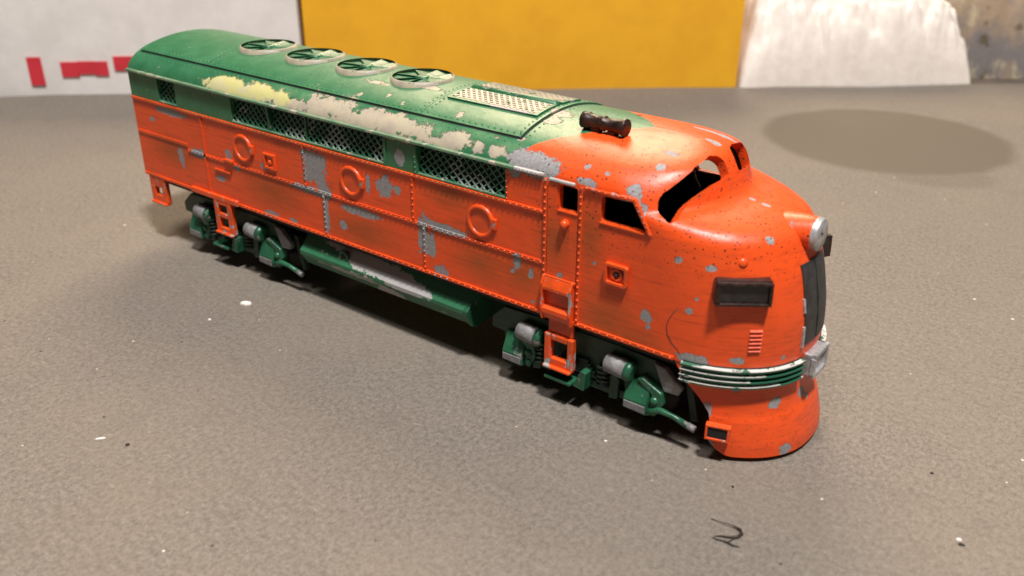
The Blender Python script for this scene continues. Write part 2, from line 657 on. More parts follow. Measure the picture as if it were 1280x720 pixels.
# ---- paint wear: signed fields stored on the vertices (marks with shapes of their own)
# CHIPS-BEGIN
CHIP = [
    (64.8, -17.0, 32.2, 3.0, 3.0, 1), (62.1, -17.0, 27.0, 5, 0.8), (67.4, -17.0, 27.3, 2.2, 1.3), (85.3, -17.0, 32.8, 2.0, 2.1), (88.8, -17.0, 32.8, 0.8, 0.9), (80.6, -17.0, 32.5, 0.6, 2.0),
    (77.8, -17.0, 25.6, 5, 0.8), (72.5, -17.0, 21.5, 1.1, 1.1), (67.5, -17.0, 23.2, 0.65, 4.2, 1), (75.1, -17.0, 25.6, 3, 0.7), (48.5, -17.0, 29.3, 1.2, 0.8), (95.1, -17.0, 25.3, 1.1, 3.6, 1),
    (101.0, -17.0, 27.9, 4.5, 0.9), (97.2, -17.0, 23.8, 0.8, 2.6), (99.6, -17.0, 18.5, 1.6, 1.5), (89.6, -17.0, 17.3, 6, 0.5), (98.1, -17.0, 17.3, 5, 0.5), (105.2, -17.0, 17.3, 4, 0.45),
    (117.8, -17.0, 26.1, 0.9, 1.4), (120.8, -17.0, 24.4, 0.6, 0.8), (121.4, -17.0, 19.1, 0.45, 0.45), (144.4, -17.0, 23.5, 0.95, 1.1), (144.9, -17.0, 21.8, 0.45, 0.5), (116.7, -17.0, 23.8, 0.5, 0.5),
    (121.1, -16.4, 44.7, 4.6, 2.0), (118.1, -16.4, 44.7, 2.5, 2.2), (124.1, -16.7, 44.2, 1.2, 1.5), (116.8, -17.0, 42.9, 1, 1.2), (131.5, -16.8, 43.9, 1.8, 0.6), (140.2, -16.9, 42.4, 2.2, 0.6),
    (142.4, -16.9, 40.9, 0.5, 1.6), (140.2, -16.1, 44.2, 1.0, 1.0), (141.0, -16.2, 43.7, 0.7, 0.5), (141.8, -7.6, 48.5, 1.3, 0.55), (145.1, 0.8, 48.9, 1.5, 0.7), (141.9, 7.0, 48.6, 4.0, 0.7),
    (144.8, 6.5, 48.3, 3.0, 0.7), (130.7, -15.3, 45.9, 0.5, 0.5), (142.1, -11.6, 47.3, 0.9, 0.7), (161.4, -2.3, 39.2, 0.55, 0.7), (160.2, -8.3, 38.5, 0.75, 0.6), (149.2, -16.7, 35.0, 0.7, 0.7),
    (154.2, -15.4, 34.4, 0.75, 0.6), (151.8, -16.6, 26.7, 0.5, 0.5), (152.8, -16.3, 29.0, 0.3, 0.3), (155.7, -0.5, 40.8, 0.7, 0.4), (153.3, -0.3, 41.2, 0.5, 0.4), (153.4, -16.3, 18.2, 3.2, 0.9),
    (159.7, -13.7, 19.1, 3.5, 0.6), (165.0, -8.2, 19.1, 3, 0.35), (15.2, -17.0, 35.5, 6, 0.8), (17.1, -17.0, 25.0, 0.9, 2.4), (24.1, -17.0, 27.3, 3.0, 1.0), (44.0, -17.0, 31.9, 1.0, 1.8),
    (35.9, -17.0, 29.3, 1.1, 1.0), (38.6, -17.0, 26.7, 1.0, 0.7), (31.8, -17.0, 22.9, 1.6, 0.6), (21.8, -17.0, 17.3, 3, 0.5), (17.4, -17.0, 17.6, 2, 0.4), (7.3, -17.0, 32.5, 1, 0.5),
    (89.7, -17.0, 39.5, 1.1, 1.5), (27.4, -17.0, 17.3, 3, 0.8), (48.9, -17.0, 18.2, 2.4, 0.7), (56.3, -17.0, 18.5, 1.4, 0.5), (127.2, -17.0, 25.9, 0.8, 0.6), (134.0, -17.0, 30.2, 0.4, 0.4),
    (134.7, -15.5, 45.7, 0.5, 0.4),
]
CHIP += [(164.7, -8.2, 10.5, 2.2, 0.9), (155.9, -15.0, 9.0, 0.8, 1.5), (167.4, -7.6, 2.0, 1.6, 1.0), (166.7, -1.8, 10.2, 0.7, 1.0), (159.9, -13.3, 13.5, 0.9, 0.6), (167.1, 0.1, 8.5, 0.5, 0.5), (160.5, -19.2, 1.7, 1, 0.6), (158.0, -14.2, 14.7, 3, 0.5), (156.9, -15.4, 3.2, 1.2, 0.6)]
CREAMS = [
    (66.6, -15.7, 45.5, 6, 2.2), (72.9, -15.9, 45.3, 7, 2.6), (79.7, -15.9, 45.3, 7, 2.4), (86.3, -15.9, 45.3, 7, 2.2), (92.5, -15.9, 45.3, 6, 2.0), (77.4, -16.8, 43.9, 10, 1.0),
    (90.4, -17.0, 43.4, 8, 0.9), (98.0, -16.6, 44.4, 5, 1.0), (102.7, -16.1, 45.1, 3.2, 1.9), (108.1, -15.9, 45.3, 2.2, 1.2), (112.4, -15.9, 45.3, 2.0, 1.2), (100.3, -11.3, 48.0, 0.9, 0.9),
    (86.1, -11.5, 48.0, 0.7, 0.7), (81.1, -10.1, 48.4, 0.6, 0.6), (74.7, -11.5, 48.0, 0.7, 0.5), (73.8, -6.6, 49.2, 5, 0.8), (88.1, -4.3, 49.5, 4, 0.8), (73.0, -16.8, 43.9, 12, 0.7),
    (52.9, -16.1, 45.1, 6, 1.6), (60.3, -16.3, 44.9, 5, 1.8), (115.6, -13.1, 47.3, 1.4, 0.8), (117.2, -6.4, 49.2, 1.5, 1.0), (116.3, -2.4, 49.7, 2, 1.2), (110.7, -14.0, 46.8, 0.8, 0.5),
    (90.6, -10.1, 48.4, 0.5, 0.5),
]
YELLOWS = [
    (33.3, -16.3, 44.9, 6, 1.5), (40.1, -16.1, 45.1, 6, 1.8), (46.8, -15.9, 45.3, 6, 1.9), (53.9, -15.9, 45.3, 5, 1.5), (42.7, -16.7, 44.2, 6, 0.9),
]
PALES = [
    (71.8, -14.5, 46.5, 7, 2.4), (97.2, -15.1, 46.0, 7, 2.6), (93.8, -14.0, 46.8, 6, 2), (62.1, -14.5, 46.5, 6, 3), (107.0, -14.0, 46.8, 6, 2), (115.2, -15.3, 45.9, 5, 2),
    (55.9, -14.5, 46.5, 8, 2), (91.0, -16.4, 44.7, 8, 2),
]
GRIMES = [
    (136.7, -17.0, 20.3, 9, 8), (125.5, -17.0, 32.2, 5, 7), (118.7, -17.0, 23.5, 7, 5), (109.3, -17.0, 23.2, 9, 5), (132.6, -17.0, 34.4, 4, 8), (101.8, -17.0, 35.0, 8, 4),
    (142.3, -17.0, 17.9, 9, 5), (50.4, -17.0, 23.8, 14, 6), (77.5, -17.0, 21.5, 14, 5), (13.8, -17.0, 25.6, 12, 5), (147.5, -9.9, 44.7, 5, 2.5),
]
# CHIPS-END


def field(V, blobs, falloff=1.0):
    """largest of (1 - normalised distance) over the blobs; <0 outside"""
    f = np.full(len(V), -2.0)
    for b in blobs:
        cx, cy, cz, rx, rs = b[:5]
        kx = np.abs(V[:, 0] - cx) / rx
        ks = np.sqrt((V[:, 1] - cy) ** 2 + (V[:, 2] - cz) ** 2) / rs
        d = np.maximum(kx, ks) if len(b) > 5 else np.sqrt(kx**2 + ks**2)
        f = np.maximum(f, (1 - d) * falloff)
    return np.clip(f, -2, 1)


def green_field(V):
    x, y, z = np.abs(V[:, 0]), np.abs(V[:, 1]), V[:, 2]
    edge = np.interp(y, [0, 3, 7, 10, 13.5, 17], [134.5, 131.5, 126.5, 123.0, 119.0, 115.6])
    f = np.minimum(z - 36.9, edge - x)
    return np.clip(np.where(z < 43.6, np.minimum(z - 36.9, 115.2 - x), f), -2, 2)


def paint_fields(me):
    n = len(me.vertices)
    co = np.empty(n * 3)
    me.vertices.foreach_get('co', co)
    V = co.reshape(-1, 3) / MM
    pit = np.clip((V[:, 0] - 116) / 8, 0, 1) * np.clip((V[:, 2] - 29) / 9, 0.0, 1) 
    pit = np.maximum(pit, np.where((V[:, 2] < 9) & (V[:, 0] > 150), 0.3, 0))
    for name, val in (('chip', field(V, CHIP)), ('cream', field(V, CREAMS)), ('yellow', field(V, YELLOWS)),
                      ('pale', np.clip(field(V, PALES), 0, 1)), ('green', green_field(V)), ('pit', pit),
                      ('grime', np.clip(field(V, GRIMES), 0, 1))):
        a = me.attributes.new(name, 'FLOAT', 'POINT')
        a.data.foreach_set('value', val.astype(np.float32))


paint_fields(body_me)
body_me.polygons.foreach_set('use_smooth', [True] * len(body_me.polygons))
body_me.set_sharp_from_angle(angle=math.radians(32))
body = link('body_shell', body_me, None, loco)


# pilot ------------------------------------------------------------------
def pilot_grid(off=0.0, n=90, step=0.5):
    r = catmull(PILOT, step)
    ze = np.array([e[0] for e in PILOT_EDGE])[::-1]
    xe = np.array([e[1] for e in PILOT_EDGE])[::-1]
    G = np.zeros((len(r), n, 3))
    for j, (z, W, xf) in enumerate(r):
        xs = np.interp(z, ze, xe)
        s = min(max((xs - 147.0) / (xf - 147.0), 0), 1)
        t0 = math.asin(s ** (2.1 / 2))
        for i in range(n):
            t = t0 + (math.pi / 2 - t0) * i / (n - 1)
            x, y = plan_point(147.0, xf, W, 2.35, 2.1, t)
            zz = z
            if j == len(r) - 1 or z < 4:       # bottom edge rises at the corner
                x_rel = (x - 157) / 4.0
                zz = z + max(0, 1 - x_rel) ** 2 * 2.6 * max(0, (4 - z) / 3.0)
            G[j, i] = (x, y, zz)
    G[:, -1, 1] = 0
    return G


pg = full(pilot_grid())
pn = grid_normals(pg)
pi_ = pg + pn * 1.2      # rows run downwards, so the normal points inwards
Rp, Kp = pg.shape[:2]
pv = np.concatenate([pg.reshape(-1, 3), pi_.reshape(-1, 3)])
npv = Rp * Kp
pf = []
for j in range(Rp - 1):
    for i in range(Kp - 1):
        a = j * Kp + i
        pf.append((a, a + 1, a + Kp + 1, a + Kp))
        pf.append((a + npv, a + Kp + npv, a + Kp + 1 + npv, a + 1 + npv))
for i in range(Kp - 1):
    pf.append((i, i + 1, i + 1 + npv, i + npv))
    b = (Rp - 1) * Kp + i
    pf.append((b, b + 1, b + 1 + npv, b + npv))
for j in range(Rp - 1):
    for c in (0, Kp - 1):
        a = j * Kp + c
        pf.append((a, a + Kp, a + Kp + npv, a + npv))
pm = bpy.data.meshes.new('pilot')
pm.from_pydata((pv * MM).tolist(), [], pf)
bm = bmesh.new()
bm.from_mesh(pm)
bmesh.ops.recalc_face_normals(bm, faces=bm.faces)
bm.to_mesh(pm)
bm.free()
paint_fields(pm)
pm.polygons.foreach_set('use_smooth', [True] * len(pm.polygons))
pm.set_sharp_from_angle(angle=math.radians(40))
pilot = link('pilot', pm, 'body', loco)
for s in (-1, 1):
    hole = MB()
    f = round_poly([(-1.7, -1.2), (1.7, -1.2), (1.7, 1.2), (-1.7, 1.2)], 0.25)
    th0 = 0.0
    ang = math.radians(17)
    rot = Matrix.Translation((158.6, s * 15.75, 6.1)) @ Matrix.Rotation(s * (-ang), 4, 'Z')
    fr = MB()
    for (a, b, c, d) in ((-2.0, 2.1, 1.0, 1.4), (-2.0, 2.1, -1.5, -1.05), (-2.0, -1.6, -1.05, 1.0), (1.6, 2.1, -1.05, 1.0)):
        fr.box(a, b, -0.7 if s < 0 else -0.6, 0.6 if s < 0 else 0.7, c, d)
    fr.xf(rot)
    box = part('step_socket', fr, 'orange_worn', pilot, 0.12)
    hole.box(-1.62, 1.62, -0.5 if s < 0 else -0.5, 0.5 if s < 0 else 0.5, -1.06, 1.02).xf(rot)
    part('socket_opening', hole, 'black', pilot)

# striped belt around the nose -------------------------------------------
def belt(z0, z1, off, depth, th_a, th_b, n=70):
    """band of rectangular section following the nose plan curve"""
    vs, fs = [], []
    for i in range(n):
        t = th_a + (th_b - th_a) * i / (n - 1)
        p = plan_point(147.0, 166.8, 17.0, 2.30, 2.1, t)
        a = plan_point(147.0, 166.8, 17.0, 2.30, 2.1, max(t - 0.01, 0.001))
        b = plan_point(147.0, 166.8, 17.0, 2.30, 2.1, min(t + 0.01, math.pi / 2))
        d = Vector((b[0] - a[0], b[1] - a[1], 0)).normalized()
        nn = Vector((d.y, -d.x, 0))
        o = Vector((p[0], p[1], 0))
        po, pi2 = o + nn * (off + depth), o + nn * off
        zm0, zm1 = z0 + 0.12, z1 - 0.12
        vs += [(pi2.x, pi2.y, z0), (po.x, po.y, zm0), (po.x, po.y, zm1), (pi2.x, pi2.y, z1)]
    for i in range(n - 1):
        for j in range(4):
            a, b = i * 4 + j, i * 4 + (j + 1) % 4
            fs.append((a, b, b + 4, a + 4))
    fs += [(0, 1, 2, 3), tuple((n - 1) * 4 + j for j in (3, 2, 1, 0))]
    return MB().add(vs, fs, False)


TH_A = math.asin(((151.6 - 147) / 19.8) ** 1.05)
TH_B = math.acos((4.0 / 17.0) ** (2.35 / 2))
for s in (-1, 1):
    b = belt(14.0, 17.9, -0.35, 0.5, TH_A, TH_B)
    if s > 0:
        b.v = [(x, -y, z) for x, y, z in b.v]
    anti = part('nose_belt', b, 'green_dark', loco)
    for k in range(4):
        r = belt(14.15 + k * 0.98, 14.15 + k * 0.98 + 0.5, 0.1, 0.85, TH_A, TH_B)
        if s > 0:
            r.v = [(x, -y, z) for x, y, z in r.v]
        rb = part('belt_rib', r, 'stripe', anti)
        e = belt(14.15 + k * 0.98 + 0.38, 14.15 + k * 0.98 + 0.53, 0.1, 0.9, TH_A - 0.01, TH_B if k == 3 else TH_A + (TH_B - TH_A) * (0.75, 0.5, 0.62)[k])
        if s > 0:
            e.v = [(x, -y, z) for x, y, z in e.v]
        part('rib_edge', e, 'rib_edge', anti)
# silver coupler cover at the middle of the belt
cv = MB().box(166.0, 168.1, -2.9, 2.9, 13.9, 18.1)
cover = part('coupler_cover', cv, 'silver', loco, 0.25)
for (y0, y1, z0, z1) in ((-2.9, 2.9, 17.5, 18.3), (-2.9, 2.9, 13.7, 14.4), (-3.1, -2.4, 14.4, 17.5), (2.4, 3.1, 14.4, 17.5)):
    part('cover_rim', MB().box(167.9, 168.7, y0, y1, z0, z1), 'silver', cover, 0.12)

# black nose door -----------------------------------------------------------
def hull_patch(name, ys, zs, off, mat, parent, thick=0.3):
    """sheet that follows the nose front; ys, zs are arrays"""
    P = np.zeros((len(zs), len(ys), 3))
    for j, z in enumerate(zs):
        r = [np.interp(z, rows[:np.argmax(rows[:, 0] > 43), 0], rows[:np.argmax(rows[:, 0] > 43), c]) for c in range(6)]
        for i, y in enumerate(ys):
            cth = (abs(y) / r[1]) ** (r[4] / 2)
            th = math.acos(min(cth, 1))
            P[j, i] = (r[3] + (r[2] - r[3]) * math.sin(th) ** (2 / r[5]), y, z)
    nn = grid_normals(P)
    if nn[..., 0].mean() < 0:
        nn = -nn
    A, B = P + nn * off, P - nn * thick
    R_, K = P.shape[:2]
    n = R_ * K
    fs = []
    for j in range(R_ - 1):
        for i in range(K - 1):
            a = j * K + i
            fs += [(a, a + 1, a + K + 1, a + K), (a + n, a + K + n, a + K + 1 + n, a + 1 + n)]
    ring = [i for i in range(K)] + [j * K + K - 1 for j in range(1, R_)] + [(R_ - 1) * K + i for i in range(K - 2, -1, -1)] + [j * K for j in range(R_ - 2, 0, -1)]
    for a, b in zip(ring, ring[1:] + ring[:1]):
        fs.append((a, b, b + n, a + n))
    mb = MB().add(np.concatenate([A.reshape(-1, 3), B.reshape(-1, 3)]).tolist(), fs, True)
    me = mb.mesh(name)
    me.set_sharp_from_angle(angle=math.radians(40))
    return link(name, me, mat, parent)


door = hull_patch('nose_door', np.linspace(-4.4, 4.4, 25), np.linspace(20.2, 33.8, 25), 0.22, 'black_sheet', loco)
door['label'] = 'worn black sheet over the nose door'
hull_patch('door_seam', np.linspace(-0.45, 0.45, 5), np.linspace(20.4, 33.5, 25), 0.36, 'black_sheet', door)
hull_patch('door_edge', np.linspace(-4.85, -4.35, 4), np.linspace(19.9, 23.6, 10), 0.30, 'silver', door)
hull_patch('door_edge', np.linspace(-4.8, -4.35, 4), np.linspace(26.0, 28.4, 8), 0.30, 'silver', door)

# headlight -------------------------------------------------------------------
hl = MB()
hx = [150.0, 153.0, 156.0, 158.5, 161.0, 162.8, 163.9, 164.3]
hw = [2.8, 3.4, 3.8, 3.7, 3.3, 2.95, 2.8, 2.72]
hh = [1.0, 1.4, 1.8, 2.2, 2.5, 2.7, 2.76, 2.72]
hc = [38.8, 38.5, 38.2, 38.0, 37.95, 37.9, 37.9, 37.9]
K_ = 40
vs = [(x, w * math.cos(2 * math.pi * j / K_), c + h * math.sin(2 * math.pi * j / K_)) for x, w, h, c in zip(hx, hw, hh, hc) for j in range(K_)]
fs = [(i * K_ + j, i * K_ + (j + 1) % K_, (i + 1) * K_ + (j + 1) % K_, (i + 1) * K_ + j) for i in range(len(hx) - 1) for j in range(K_)]
hl.add(vs, fs, True)
hl.add(vs[-K_:], [tuple(range(K_))])
hme = hl.mesh('headlight')
paint_fields(hme)
hlo = link('headlight', hme, 'body', loco)
lens = MB()
lens.tube([(164.2, 0, 37.9), (165.2, 0, 37.9), (165.4, 0, 37.9), (165.25, 0, 37.9)], [2.7, 2.7, 2.52, 2.3], 40, False)
part('lens_rim', lens, 'silver', hlo)
ln = MB()
ln.dome((165.1, 0, 37.9), (1, 0, 0.02), 2.45, 0.35, 40, 6)
part('lens', ln, 'silver', hlo)
part('bulb_hole', MB().tube([(165.2, -0.3, 38.2), (165.52, -0.3, 38.2)], 0.24, 12), 'black', hlo)


# things set flush on the hull with a local frame -----------------------------
def frame_at(p, n):
    n = Vector(n).normalized()
    zz = Vector((0, 0, 1))
    upv = (zz - n * zz.dot(n)).normalized()
    t = upv.cross(n).normalized()      # points along the surface
    mt = Matrix((t, upv, n)).transposed().to_4x4()
    mt.translation = Vector(p)
    return mt


def flip(mb, s):
    if s > 0:
        mb.v = [(x, -y, z) for x, y, z in mb.v]
    return mb


NB_Y, NB_Z = -13.3, 31.2
for s in (-1, 1):
    p, n = hull_at(y=NB_Y, z=NB_Z)
    k = n.copy()
    k[2] *= 0.3
    F = frame_at(p, k)
    outer = round_poly([(-4.5, -2.1), (4.5, -2.1), (4.5, 2.1), (-4.5, 2.1)], 0.7)
    b = MB().prism(outer, 'z', -2.6, 1.05).xf(F)
    nb = part('number_board', flip(b, s), 'black_gloss', loco, 0.15)
    rim = MB()
    for (a0, a1, b0, b1) in ((-4.35, 4.35, 1.35, 1.95), (-4.35, 4.35, -1.95, -1.5), (-4.35, -3.6, -1.5, 1.35), (3.75, 4.35, -1.5, 1.35)):
        rim.box(a0, a1, b0, b1, 0.9, 1.75)
    part('board_rim', flip(rim.xf(F), s), 'brown_black', nb, 0.18)
    part('board_glass', flip(MB().box(-3.8, 3.8, -1.6, 1.6, 0.9, 1.15).xf(F), s), 'black_gloss', nb)
    # class light blister above the board
    p, n = hull_at(y=-12.6, z=35.7)
    part('class_light', flip(MB().dome(p - n * 0.15, n, 0.85, 0.5, 16, 4), s), 'orange', loco)
    # louvres low on the cheek
    p, n = hull_at(y=-12.3, z=22.6)
    F = frame_at(p, n)
    for q in range(6):
        z = -1.75 + q * 0.7
        lv = MB().add([(-1.0, z - 0.12, -0.2), (1.0, z - 0.12, -0.2), (1.0, z + 0.32, -0.2), (-1.0, z + 0.32, -0.2),
                       (-1.0, z - 0.02, 0.32), (1.0, z - 0.02, 0.32)],
                      [(0, 1, 5, 4), (4, 5, 2, 3), (0, 4, 3), (1, 2, 5), (0, 3, 2, 1)])
        part('louver', flip(lv.xf(F), s), 'orange', loco)

# fine crack in the paint of the cheek
crack = [(149.93, -16.85, 26.85), (149.19, -16.92, 25.62), (148.57, -16.96, 24.41), (148.24, -16.98, 22.94), (148.57, -16.96, 21.47), (149.38, -16.91, 20.29), (150.48, -16.80, 19.40), (151.08, -16.71, 18.20)]
part('paint_crack', MB().tube(crack, [0.03, 0.05, 0.07, 0.07, 0.08, 0.08, 0.06, 0.04], 6), 'black_sheet', body)
# underframe -------------------------------------------------------------------
part('underframe', MB().box(2.0, 152, -15.2, 15.2, 15.4, 17.2), 'black', loco)
# interior partition behind the cab
part('cab_bulkhead', MB().box(121.5, 122.5, -15.5, 15.5, 17.3, 45.0), 'inside', loco)

part('bent_wire', MB().tube([(139.5, 5.0, 42.5), (140.3, 5.0, 40.3), (141.1, 5.0, 39.3), (141.8, 5.0, 37.8)], 0.22, 8), 'silver', loco)
# gutters (drip strips) ---------------------------------------------------------
for s in (-1, 1):
    part('gutter', flip(MB().box(0.2, 117.0, -17.75, -16.6, 43.15, 43.75), s), 'pale_green', loco, 0.15)
    part('gutter', flip(MB().box(117.0, 123.3, -17.5, -16.6, 43.15, 43.75), s), 'silver_lip', loco, 0.15)
    part('drip_moulding', flip(MB().box(124.6, 129.6, -17.45, -16.6, 42.85, 43.35), s), 'silver_lip', loco, 0.12)
    part('drip_moulding', flip(MB().prism([(131.6, 43.3), (141.0, 43.4), (141.3, 43.1), (144.4, 37.9), (143.9, 37.7), (140.7, 42.75), (131.6, 42.85)], 'y', -17.4, -16.6), s), 'orange_worn', loco, 0.12)

# side seams, battens and rivets ---------------------------------------------------
def dense(me, lim=0.8):
    bm = bmesh.new()
    bm.from_mesh(me)
    for _ in range(8):
        e = [e for e in bm.edges if e.calc_length() > lim * MM]
        if not e:
            break
        bmesh.ops.subdivide_edges(bm, edges=e, cuts=1, use_grid_fill=True)
    bm.to_mesh(me)
    bm.free()
    return me


def batten(x0, x1, z0, z1, h=0.22, mat='body'):
    for s in (-1, 1):
        mb = flip(MB().box(x0, x1, -17.0 - h, -16.8, z0, z1), s)
        me = mb.mesh('batten')
        if mat == 'body':
            dense(me)
            paint_fields(me)
        link('batten', me, mat, body, bevel=0 if mat == 'body' else 0.08)


batten(20.5, 123.4, 27.0, 27.7)
batten(0.4, 20.5, 28.2, 28.9)
batten(0.2, 123.4, 36.55, 37.15, 0.35, 'orange')
batten(0.4, 150.0, 17.3, 18.0, 0.30, 'orange')
batten(66.8, 67.5, 18.0, 27.0)
batten(92.4, 93.1, 27.7, 36.5)
batten(95.0, 95.8, 18.0, 27.0)
batten(61.6, 62.2, 27.7, 36.5)
batten(26.6, 27.4, 18.0, 36.5)
batten(123.4, 124.1, 18.0, 43.0, 0.3, 'orange')
batten(130.6, 131.3, 18.0, 43.0, 0.3, 'orange')
batten(85.6, 86.2, 37.2, 43.1)
batten(93.4, 94.1, 37.2, 43.1)

riv = MB()
def rivet_row(a, b, step, r=0.24, nr=(0, -1, 0)):
    a, b = Vector(a), Vector(b)
    n = max(2, int(round((b - a).length / step)) + 1)
    for i in range(n):
        p = a + (b - a) * (i / (n - 1))
        riv.dome(p + Vector((random.uniform(-.05, .05), 0, random.uniform(-.05, .05))), nr, r * random.uniform(0.85, 1.1), 0.22, 7, 2)


rivet_row((21, -17.2, 27.35), (123, -17.2, 27.35), 1.35)
rivet_row((95, -17.3, 17.65), (149.5, -17.3, 17.65), 1.5, 0.27)
rivet_row((40, -17.3, 17.65), (94, -17.3, 17.65), 1.5, 0.2)
rivet_row((21, -17.33, 36.85), (123, -17.33, 36.85), 1.3)
rivet_row((67.15, -17.2, 18.6), (67.15, -17.2, 26.5), 1.2)
rivet_row((92.75, -17.2, 28.2), (92.75, -17.2, 36), 1.2)
rivet_row((95.4, -17.2, 18.6), (95.4, -17.2, 26.6), 1.2)
rivet_row((123.75, -17.28, 18.5), (123.75, -17.28, 42.6), 1.25, 0.27)
rivet_row((130.95, -17.28, 18.5), (130.95, -17.28, 42.6), 1.25, 0.27)
rivet_row((61.9, -17.2, 28.2), (61.9, -17.2, 36.2), 1.2, 0.2)
rivet_row((93.75, -17.2, 37.6), (93.75, -17.2, 42.6), 1.0, 0.2)
rivet_row((118, -17.5, 43.4), (123, -17.5, 43.4), 0.9, 0.22)
rivet_row((132, -17.4, 43.1), (140.7, -17.4, 43.1), 1.2, 0.2)
rivet_row((141.4, -17.35, 42.3), (144.0, -17.35, 38.2), 1.0, 0.2)
rivet_row((115.4, -17.05, 37.5), (115.4, -17.05, 42.7), 1.0, 0.2)
riv.mirror_y()
rv_me = riv.mesh('rivet_rows')
paint_fields(rv_me)
link('rivet_rows', rv_me, 'body', body, kind='stuff')

# cab door with handle --------------------------------------------------------------
for s in (-1, 1):
    d = MB()
    d.box(124.3, 130.4, -17.18, -16.9, 25.6, 37.7)
    d.box(124.3, 126.2, -17.18, -16.9, 37.7, 42.7)
    dm = dense(flip(d, s).mesh('cab_door'))
    paint_fields(dm)
    dr = link('cab_door', dm, 'body', loco)
    part('door_handle', flip(MB().tube([(128.0, -17.0, 35.9), (128.0, -17.7, 35.8), (128.2, -18.0, 35.2)], [0.9, 0.8, 0.35], 10), s), 'orange', dr)
    part('door_sill', flip(MB().box(124.2, 130.5, -17.5, -16.9, 25.0, 25.5), s), 'orange', dr, 0.1)
    part('window_sill', flip(MB().box(126.3, 130.4, -17.35, -15.8, 37.75, 38.1), s), 'orange', dr, 0.1)
    part('window_sill', flip(MB().box(134.6, 143.6, -17.25, -15.8, 37.6, 37.95), s), 'orange', loco, 0.1)

# portholes ----------------------------------------------------------------------------
ring_me = None
for s in (-1, 1):
    for (x, z) in ((41.6, 31.9), (75.8, 31.8), (109.4, 31.6)):
        if ring_me is None:
            ring_me = MB().torus((0, 0, 0), 2.75, 0.5, 'y', 40, 10).mesh('porthole_ring')
            disc_me = MB().tube([(0, -0.12, 0), (0, 0.1, 0)], 2.4, 40).mesh('porthole_plate')
        r = link('porthole', ring_me, 'orange', loco, (x, s * 17.0, z))
        link('blanking_plate', disc_me, 'orange', r, (x, s * 17.0, z))
        link('hinge', MB().box(-0.5, 0.5, -0.55, 0.55, -1.0, 1.0).mesh('hinge'), 'orange_worn', r, (x + 3.3, s * 17.0, z + 0.3), 0.1)
    # small square filler hatch and cheek badge
    fx = MB()
    fx.box(48.7, 52.6, -17.5, -16.9, 29.0, 29.6)
    fx.box(48.7, 52.6, -17.5, -16.9, 32.0, 32.5)
    fx.box(48.7, 49.3, -17.5, -16.9, 29.6, 32.0)
    fx.box(52.0, 52.6, -17.5, -16.9, 29.6, 32.0)
    fh = part('filler_hatch', flip(fx, s), 'orange', loco, 0.1)
    part('hatch_cap', flip(MB().dome((50.7, -17.0, 30.6), (0, -1, 0), 0.7, 0.6, 12, 3), s), 'orange', fh)
    part('hatch_recess', flip(MB().box(49.3, 52.0, -17.1, -16.9, 29.6, 32.0), s), 'orange_worn', fh)
    bx = MB()
    o4 = round_poly([(-2.2, -1.9), (2.2, -1.9), (2.2, 1.9), (-2.2, 1.9)], 0.5)
    i4 = round_poly([(-1.65, -1.35), (1.65, -1.35), (1.65, 1.35), (-1.65, 1.35)], 0.3)
    n4 = len(o4)
    vs = []
    for y in (-16.8, -17.75):
        vs += [(138.5 + a, y, 29.45 + b) for a, b in o4] + [(138.5 + a, y, 29.45 + b) for a, b in i4]
    fs = []
    for i in range(n4):
        j = (i + 1) % n4
        fs += [(i, j, 2 * n4 + j, 2 * n4 + i), (n4 + i, 3 * n4 + i, 3 * n4 + j, n4 + j), (2 * n4 + i, 2 * n4 + j, 3 * n4 + j, 3 * n4 + i)]
    bg_ = part('cheek_badge', flip(MB().add(vs, fs), s), 'orange', loco, 0.1)
    part('badge_recess', flip(MB().box(136.8, 140.2, -17.12, -16.9, 28.0, 30.9), s), 'orange_worn', bg_)
    part('badge_ring', flip(MB().torus((138.5, -17.15, 29.45), 0.95, 0.3, 'y', 24, 8), s), 'orange', bg_)
    part('badge_boss', flip(MB().dome((138.5, -17.1, 29.45), (0, -1, 0), 0.55, 0.55, 4, 2), s), 'black_sheet', bg_)
    # small ledge aft of the rear porthole and rear hatch mark
    part('grab_ledge', flip(MB().box(34.6, 37.6, -17.7, -16.9, 27.6, 28.3), s), 'orange', loco, 0.15)
    part('grab_ledge', flip(MB().box(30.2, 36.0, -17.4, -16.9, 24.6, 25.1), s), 'orange', loco, 0.15)
    part('rear_lip', flip(MB().box(20.0, 37.5, -17.75, -16.9, 17.2, 18.5), s), 'orange_worn', loco, 0.2)
    part('rear_corner_post', flip(MB().box(-0.25, 0.7, -17.2, -16.2, 17.4, 43.0), s), 'orange', loco, 0.2) if s > 0 else None

